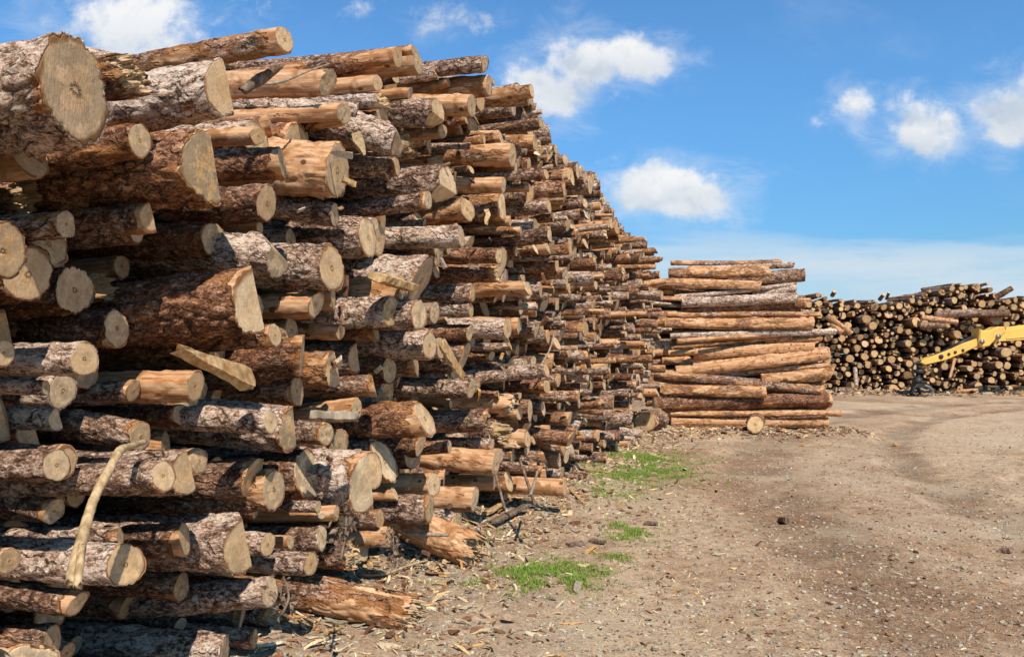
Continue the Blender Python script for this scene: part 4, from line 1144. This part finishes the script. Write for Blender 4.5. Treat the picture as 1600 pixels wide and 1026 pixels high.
# ------------------------------------------------------------------ log loader reaching in
YEL = paint_material('yellow_paint', (.86, .50, .11), .42, .30)
BLK = paint_material('black_steel', (.022, .022, .024), .4, .35)
STEEL = paint_material('worn_steel', (.30, .29, .28), .35, .3, .8)
GLASS = paint_material('dark_glass', (.03, .04, .045), .08, .05)
RUB = paint_material('black_rubber', (.018, .018, .018), .8, .4)
DL = 31.8
def lp2(u, v, dy=0.0):
    p = at(u, v, DL); return np.array([p[0], DL + dy, p[2]])
def prism(uv, w, y0=0.0, bev=.03):
    """side outline in photo px, thickened along the view by w, edges eased"""
    q = np.array([lp2(u, v)[[0, 2]] for u, v in uv]); c = q.mean(0); n = len(q)
    ins = []
    for i in range(n):
        a = q[i] - q[i - 1]; b = q[(i + 1) % n] - q[i]; a /= np.linalg.norm(a); b /= np.linalg.norm(b)
        m = np.array([-(a + b)[1], (a + b)[0]]); m /= max(np.linalg.norm(m), 1e-6)
        if np.dot(m, c - q[i]) < 0: m = -m
        ins.append(q[i] + m * bev)
    ins = np.array(ins); V = []
    for y, s in ((-w / 2, ins), (-w / 2 + bev, q), (w / 2 - bev, q), (w / 2, ins)):
        V += [(p[0], DL + y0 + y, p[1]) for p in s]
    f = [tuple(x) for x in grid_faces(4, n)] + [tuple(range(n))[::-1], tuple(3 * n + i for i in range(n))]
    return np.array(V), f
def join(parts):
    V = []; f = []; k = 0
    for v, g in parts: V.append(np.asarray(v)); f += [tuple(i + k for i in q) for q in g]; k += len(v)
    return np.concatenate(V), f
def boxv(c, s, rz=0.0):
    b = .04 * min(s) if min(s) > .2 else .02 * min(s)
    V = []
    for z, k in ((-.5, 1), (-.5 + b / s[2], 0), (.5 - b / s[2], 0), (.5, 1)):
        hx, hy = s[0] / 2 - k * b, s[1] / 2 - k * b
        for x, y in ((-hx, -hy), (hx, -hy), (hx, hy), (-hx, hy)):
            V.append((c[0] + x * math.cos(rz) - y * math.sin(rz), c[1] + x * math.sin(rz) + y * math.cos(rz), c[2] + z * s[2]))
    return np.array(V), [tuple(x) for x in grid_faces(4, 4)] + [(3, 2, 1, 0), (12, 13, 14, 15)]
def cyl(p0, p1, r, n=16):
    p0, p1 = np.array(p0, float), np.array(p1, float); t = p1 - p0; t /= np.linalg.norm(t)
    a = np.cross(t, [.1, .3, .9]); a /= np.linalg.norm(a); b = np.cross(t, a); V = []
    for p in (p0, p1):
        for i in range(n):
            th = 2 * math.pi * i / n; V.append(p + r * (a * math.cos(th) + b * math.sin(th)))
    return np.array(V), [tuple(x) for x in grid_faces(2, n)] + [tuple(range(n))[::-1], tuple(n + i for i in range(n))]
def torus_wheel(c, R, w, n=36):
    prof = [(R * .55, -w * .5), (R * .9, -w * .5), (R, -w * .36), (R, w * .36), (R * .9, w * .5), (R * .55, w * .5)]
    V = []
    for i in range(n):
        th = 2 * math.pi * i / n; k = 1.0 + (.03 if i % 2 else 0)
        for r, y in prof: V.append((c[0] + r * k * math.cos(th), c[1] + y, c[2] + r * k * math.sin(th)))
    return np.array(V), [tuple(x) for x in grid_faces(n, 6)] + [tuple((n - 1) * 6 + j for j in ()) or ((n - 1) * 6 + j, (n - 1) * 6 + (j + 1) % 6, (j + 1) % 6, j) for j in range(6)]
root = bpy.data.objects.new('log_loader', None); col.objects.link(root)
px_, pz_ = 27.6, .0
root.location = (px_, DL + .4, gh(px_, DL))
root['label'] = 'yellow log loader reaching its jointed boom and grapple down before the distant pile'; root['category'] = 'log loader'
def lpart(name, vf, mat, parent=root, smooth=False):
    o = link(name, mesh_from(name, np.asarray(vf[0]) - np.array(root.location), vf[1], [mat], smooth=smooth), parent)
    return o
# main boom, elbow, arm
lpart('boom', join([prism([(1566, 516), (1600, 509.6), (1760, 478), (1874, 440), (1882, 462), (1770, 506), (1600, 531), (1549, 534), (1550, 524)], .50),
                    prism([(1568, 511.5), (1610, 506), (1610, 511), (1568, 517)], .30), prism([(1566, 528), (1640, 521), (1640, 523), (1566, 530)], .56, bev=.008)]), YEL)
el = lpart('elbow', prism([(1524, 513.5), (1531, 517), (1541, 516), (1552, 510.5), (1563, 510.5), (1565, 519), (1556, 527), (1549, 531), (1539, 541), (1528, 543), (1523, 536)], .62, bev=.05), YEL)
lpart('pivot_pin', cyl(lp2(1552, 526, -.36), lp2(1552, 526, .36), .10), STEEL, el, True)
lpart('pivot_pin', cyl(lp2(1527, 534, -.36), lp2(1527, 534, .36), .09), STEEL, el, True)
arm = lpart('arm', prism([(1522, 529), (1525, 540), (1500, 552), (1474, 562.5), (1442, 570), (1434, 565.5), (1442, 560.5), (1474, 548.5), (1500, 536.5)], .40), YEL)
for u, v in ((1500, 547), (1488, 550), (1478, 553), (1466, 557)):
    lpart('pin_boss', cyl(lp2(u, v, -.235), lp2(u, v, .235), .055 if u > 1470 else .09, 14), BLK, arm, True)
lpart('hydraulic_cylinder', join([cyl(lp2(1519, 527, -.05), lp2(1483, 544, -.05), .085), cyl(lp2(1483, 544, -.05), lp2(1441, 563, -.05), .045)]), BLK, root, True)
lpart('hydraulic_hose', tube([lp2(1436, 563, -.15), lp2(1428, 566, -.2), lp2(1422, 573, -.2), lp2(1424, 584, -.15), lp2(1432, 592, -.05)], [.035] * 5, 8, 1, 1, 0), BLK, root, True)
lpart('rotator', join([cyl(lp2(1436, 568), lp2(1436, 577), .10), cyl(lp2(1436, 577), lp2(1436, 583), .17), cyl(lp2(1435, 583), lp2(1434, 597), .09), cyl(lp2(1434, 590), lp2(1434, 600), .17)]), BLK, root, True)
gr = lpart('grapple', join([boxv(lp2(1437, 602), (.55, .5, .16)), boxv(lp2(1445, 603.5), (.42, .3, .10))]), BLK)
for k, (pts, dy) in enumerate([([(1430, 601), (1424, 606), (1422, 614), (1428, 620)], -.2), ([(1432, 602), (1428, 609), (1427, 616), (1432, 621)], .2), ([(1441, 602), (1447, 604), (1453, 610), (1452, 618)], -.2), ([(1438, 602), (1440, 608), (1442, 615), (1438, 620)], .25)]):
    pp = [lp2(u, v, dy) for u, v in pts]
    for q in pp: q[2] = max(q[2], .02)
    lpart('tine', tube(pp, [.07, .075, .06, .03], 8, k, .7, 0), STEEL if k == 2 else BLK, gr, True)
# the machine behind the boom, beyond the frame edge
g0 = gh(px_, DL)
cx_, cy_ = px_ + 1.4, DL + .4
lpart('chassis', join([boxv((cx_, cy_, g0 + 1.15), (5.4, 2.5, .55)), boxv((cx_, cy_, g0 + 1.55), (1.8, 1.8, .4))]), BLK)
for dx in (-1.8, 1.8):
    for dy in (-1.15, 1.15):
        w_ = lpart('wheel', cyl((cx_ + dx, cy_ + dy - .2, g0 + .6), (cx_ + dx, cy_ + dy + .2, g0 + .6), .36, 24), YEL)
        lpart('tyre', torus_wheel((cx_ + dx, cy_ + dy, g0 + .6), .62, .48), RUB, w_)
lpart('engine_housing', join([boxv((cx_ + 1.1, cy_, g0 + 2.35), (2.9, 2.5, 1.2)), boxv((cx_ + 1.9, cy_, g0 + 3.0), (1.0, 1.6, .18))]), YEL)
lpart('boom_bracket', boxv((cx_ - .9, cy_ - .3, g0 + 2.9), (.8, .7, 2.2)), YEL)
cab = lpart('cab', boxv((cx_ - 1.3, cy_ + .75, g0 + 2.75), (1.4, 1.0, 1.9)), YEL)
for c, s in (((cx_ - 2.01, cy_ + .75, g0 + 2.95), (.03, .84, 1.3)), ((cx_ - 1.3, cy_ + .245, g0 + 3.0), (1.1, .03, 1.0)), ((cx_ - 1.3, cy_ + 1.255, g0 + 3.0), (1.1, .03, 1.0))):
    lpart('window', boxv(c, s), GLASS, cab)

# ------------------------------------------------------------------ sky, sun, camera
SUN = Vector((.20, -.63, .75)).normalized()
el_ = math.asin(SUN.z); az = math.atan2(SUN.x, SUN.y)
w = bpy.data.worlds.new('World'); scene.world = w; w.use_nodes = True
t = NT(w.node_tree); bg = w.node_tree.nodes['Background']
sky = t.new('ShaderNodeTexSky', sky_type='NISHITA'); sky.sun_disc = False
sky.sun_elevation = el_; sky.sun_rotation = az; sky.air_density = 1.0; sky.dust_density = .4; sky.ozone_density = 2.0
dirv = t.new('ShaderNodeTexCoord').outputs['Generated']
D = sep(t, dirv)
yy = t.math('MAXIMUM', D[1], .02)
pv_ = t.new('ShaderNodeCombineXYZ'); t.put(pv_.inputs[0], t.math('DIVIDE', D[0], yy)); t.put(pv_.inputs[1], t.math('DIVIDE', D[2], yy))
p = pv_.outputs[0]; pp = sep(t, p)
front = t.step(D[1], .05, .3)
CL = [(205, 35, 135, 75, .75), (390, 5, 60, 30, .35), (860, 140, 80, 50, .85), (905, 100, 60, 65, .85), (985, 80, 75, 38, .95), (940, 130, 70, 45, .35), (800, 135, 40, 25, .5), (1040, 300, 110, 46, 1.3), (1085, 285, 55, 42, .6), (1340, 178, 40, 36, .75), (1300, 192, 50, 16, .35), (1400, 170, 60, 20, .4), (1445, 213, 62, 50, .85), (1575, 165, 75, 50, .95), (1595, 140, 50, 45, .6), (705, 20, 80, 38, .40), (940, 245, 22, 12, .3), (1515, 40, 30, 22, .22), (600, 0, 120, 30, .25)]
def wv_(scale, amt):
    n = t.new('ShaderNodeTexNoise'); t.put(n.inputs['Vector'], p); n.inputs['Scale'].default_value = scale; n.inputs['Detail'].default_value = 4
    return t.vmath('MULTIPLY', t.vmath('SUBTRACT', n.outputs['Color'], (.5, .5, .5)), (amt, amt * .7, 0))
pm = t.vmath('ADD', t.vmath('ADD', p, wv_(7, .10)), wv_(24, .035))
n1 = t.noise(p, 9.0, 8, .62, .3); n2 = t.noise(p, 34.0, 7, .65)
acc = None; low = None
for u, v, rx, ry, k in CL:
    rx *= 1.22; ry *= 1.2
    d = t.vmath('LENGTH', t.vmath('MULTIPLY', t.vmath('SUBTRACT', pm, ((u - CU) / F, (CV - v) / F, 0)), (F / rx, F / ry, 0)))
    mk = t.math('MULTIPLY', t.step(d, 0.0, 1.25, 1.0, 0.0), k)
    wd_ = t.math('MULTIPLY', t.step(d, 0.2, 2.1, 1.0, 0.0), min(1, k))
    wide = wd_ if acc is None else t.math('MAXIMUM', wide, wd_)
    lw = t.math('MULTIPLY', t.step(d, .9, 1.5, 1.0, 0.0), t.step(pp[1], (CV - v - ry * .62) / F, (CV - v + ry * .25) / F, 1.0, 0.0))
    acc = mk if acc is None else t.math('MAXIMUM', acc, mk)
    low = lw if low is None else t.math('MAXIMUM', low, lw)
n1b = t.noise(t.vmath('ADD', p, (.006, .022, 0)), 9.0, 8, .62, .3)
relief = t.step(t.math('SUBTRACT', n1b, n1), -.07, .09)
veil = t.math('MULTIPLY', t.step(t.math('ADD', t.math('MULTIPLY', wide, .75), t.math('MULTIPLY', t.math('SUBTRACT', t.noise(t.vmath('MULTIPLY', p, (1, 1.9, 0)), 13, 8, .66, .6), .5), 1.5)), .12, .95), t.math('MULTIPLY', t.step(wide, .02, .4), .42))
dens = t.math('ADD', acc, t.math('MULTIPLY', t.math('SUBTRACT', n1, .5), 1.5))
dens = t.math('ADD', dens, t.math('MULTIPLY', t.math('SUBTRACT', n2, .5), .95))
dens = t.math('MULTIPLY', t.step(dens, .20, .74), t.step(acc, .02, .22))
# long thin cloud bank above the horizon
sp = t.vmath('MULTIPLY', p, (1.4, 9.0, 0))
bn = t.noise(sp, 2.2, 7, .58, .3)
bank = t.math('MULTIPLY', t.step(t.math('ADD', pp[1], t.math('MULTIPLY', t.math('SUBTRACT', bn, .5), .13)), .162, .122, 0.0, .92), t.step(bn, .36, .60, .55, 1.0))
wisp = t.math('MULTIPLY', t.step(t.noise(t.vmath('MULTIPLY', p, (1, 2.2, 0)), 3.5, 7, .6, .5), .55, .85), .18)
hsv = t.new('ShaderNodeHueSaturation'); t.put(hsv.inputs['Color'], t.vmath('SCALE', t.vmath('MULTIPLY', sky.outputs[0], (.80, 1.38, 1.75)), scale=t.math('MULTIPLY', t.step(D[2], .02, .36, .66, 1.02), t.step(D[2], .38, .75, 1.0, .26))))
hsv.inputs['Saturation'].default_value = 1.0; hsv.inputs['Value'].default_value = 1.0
cc = t.mix(t.math('ADD', t.math('MULTIPLY', low, t.step(n1, .35, .65, .85, .45)), t.math('MULTIPLY', relief, .30), clamp=True), (9.5, 9.5, 9.5), (5.9, 6.6, 7.5))
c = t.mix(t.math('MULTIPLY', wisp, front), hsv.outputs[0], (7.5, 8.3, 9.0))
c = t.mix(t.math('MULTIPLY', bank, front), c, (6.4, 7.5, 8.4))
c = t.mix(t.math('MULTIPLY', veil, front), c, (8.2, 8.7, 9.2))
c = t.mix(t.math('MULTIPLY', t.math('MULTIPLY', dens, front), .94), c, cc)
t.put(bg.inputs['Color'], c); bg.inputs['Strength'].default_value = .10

sd = bpy.data.lights.new('sun', 'SUN'); sd.energy = 5.0; sd.angle = math.radians(.5); sd.color = (1, .935, .83)
so = bpy.data.objects.new('sun', sd); col.objects.link(so)
so.rotation_euler = (-SUN).to_track_quat('-Z', 'Y').to_euler(); so.location = (5, -5, 20)

cd = bpy.data.cameras.new('camera'); cam = bpy.data.objects.new('camera', cd); col.objects.link(cam)
cd.sensor_width = 36; cd.lens = 36 * F / 1600; cd.shift_y = (CV - 513) / 1600
cd.clip_start = .05; cd.clip_end = 6000
cam.location = (0, 0, EYE); cam.rotation_euler = (math.radians(90), 0, 0)
scene.camera = cam
scene.view_settings.view_transform = 'Standard'; scene.view_settings.look = 'None'
scene.view_settings.exposure = 0; scene.view_settings.gamma = 1
scene.render.engine = 'CYCLES'
scene.cycles.use_denoising = True
scene.cycles.max_bounces = 6
scene.cycles.diffuse_bounces = 1
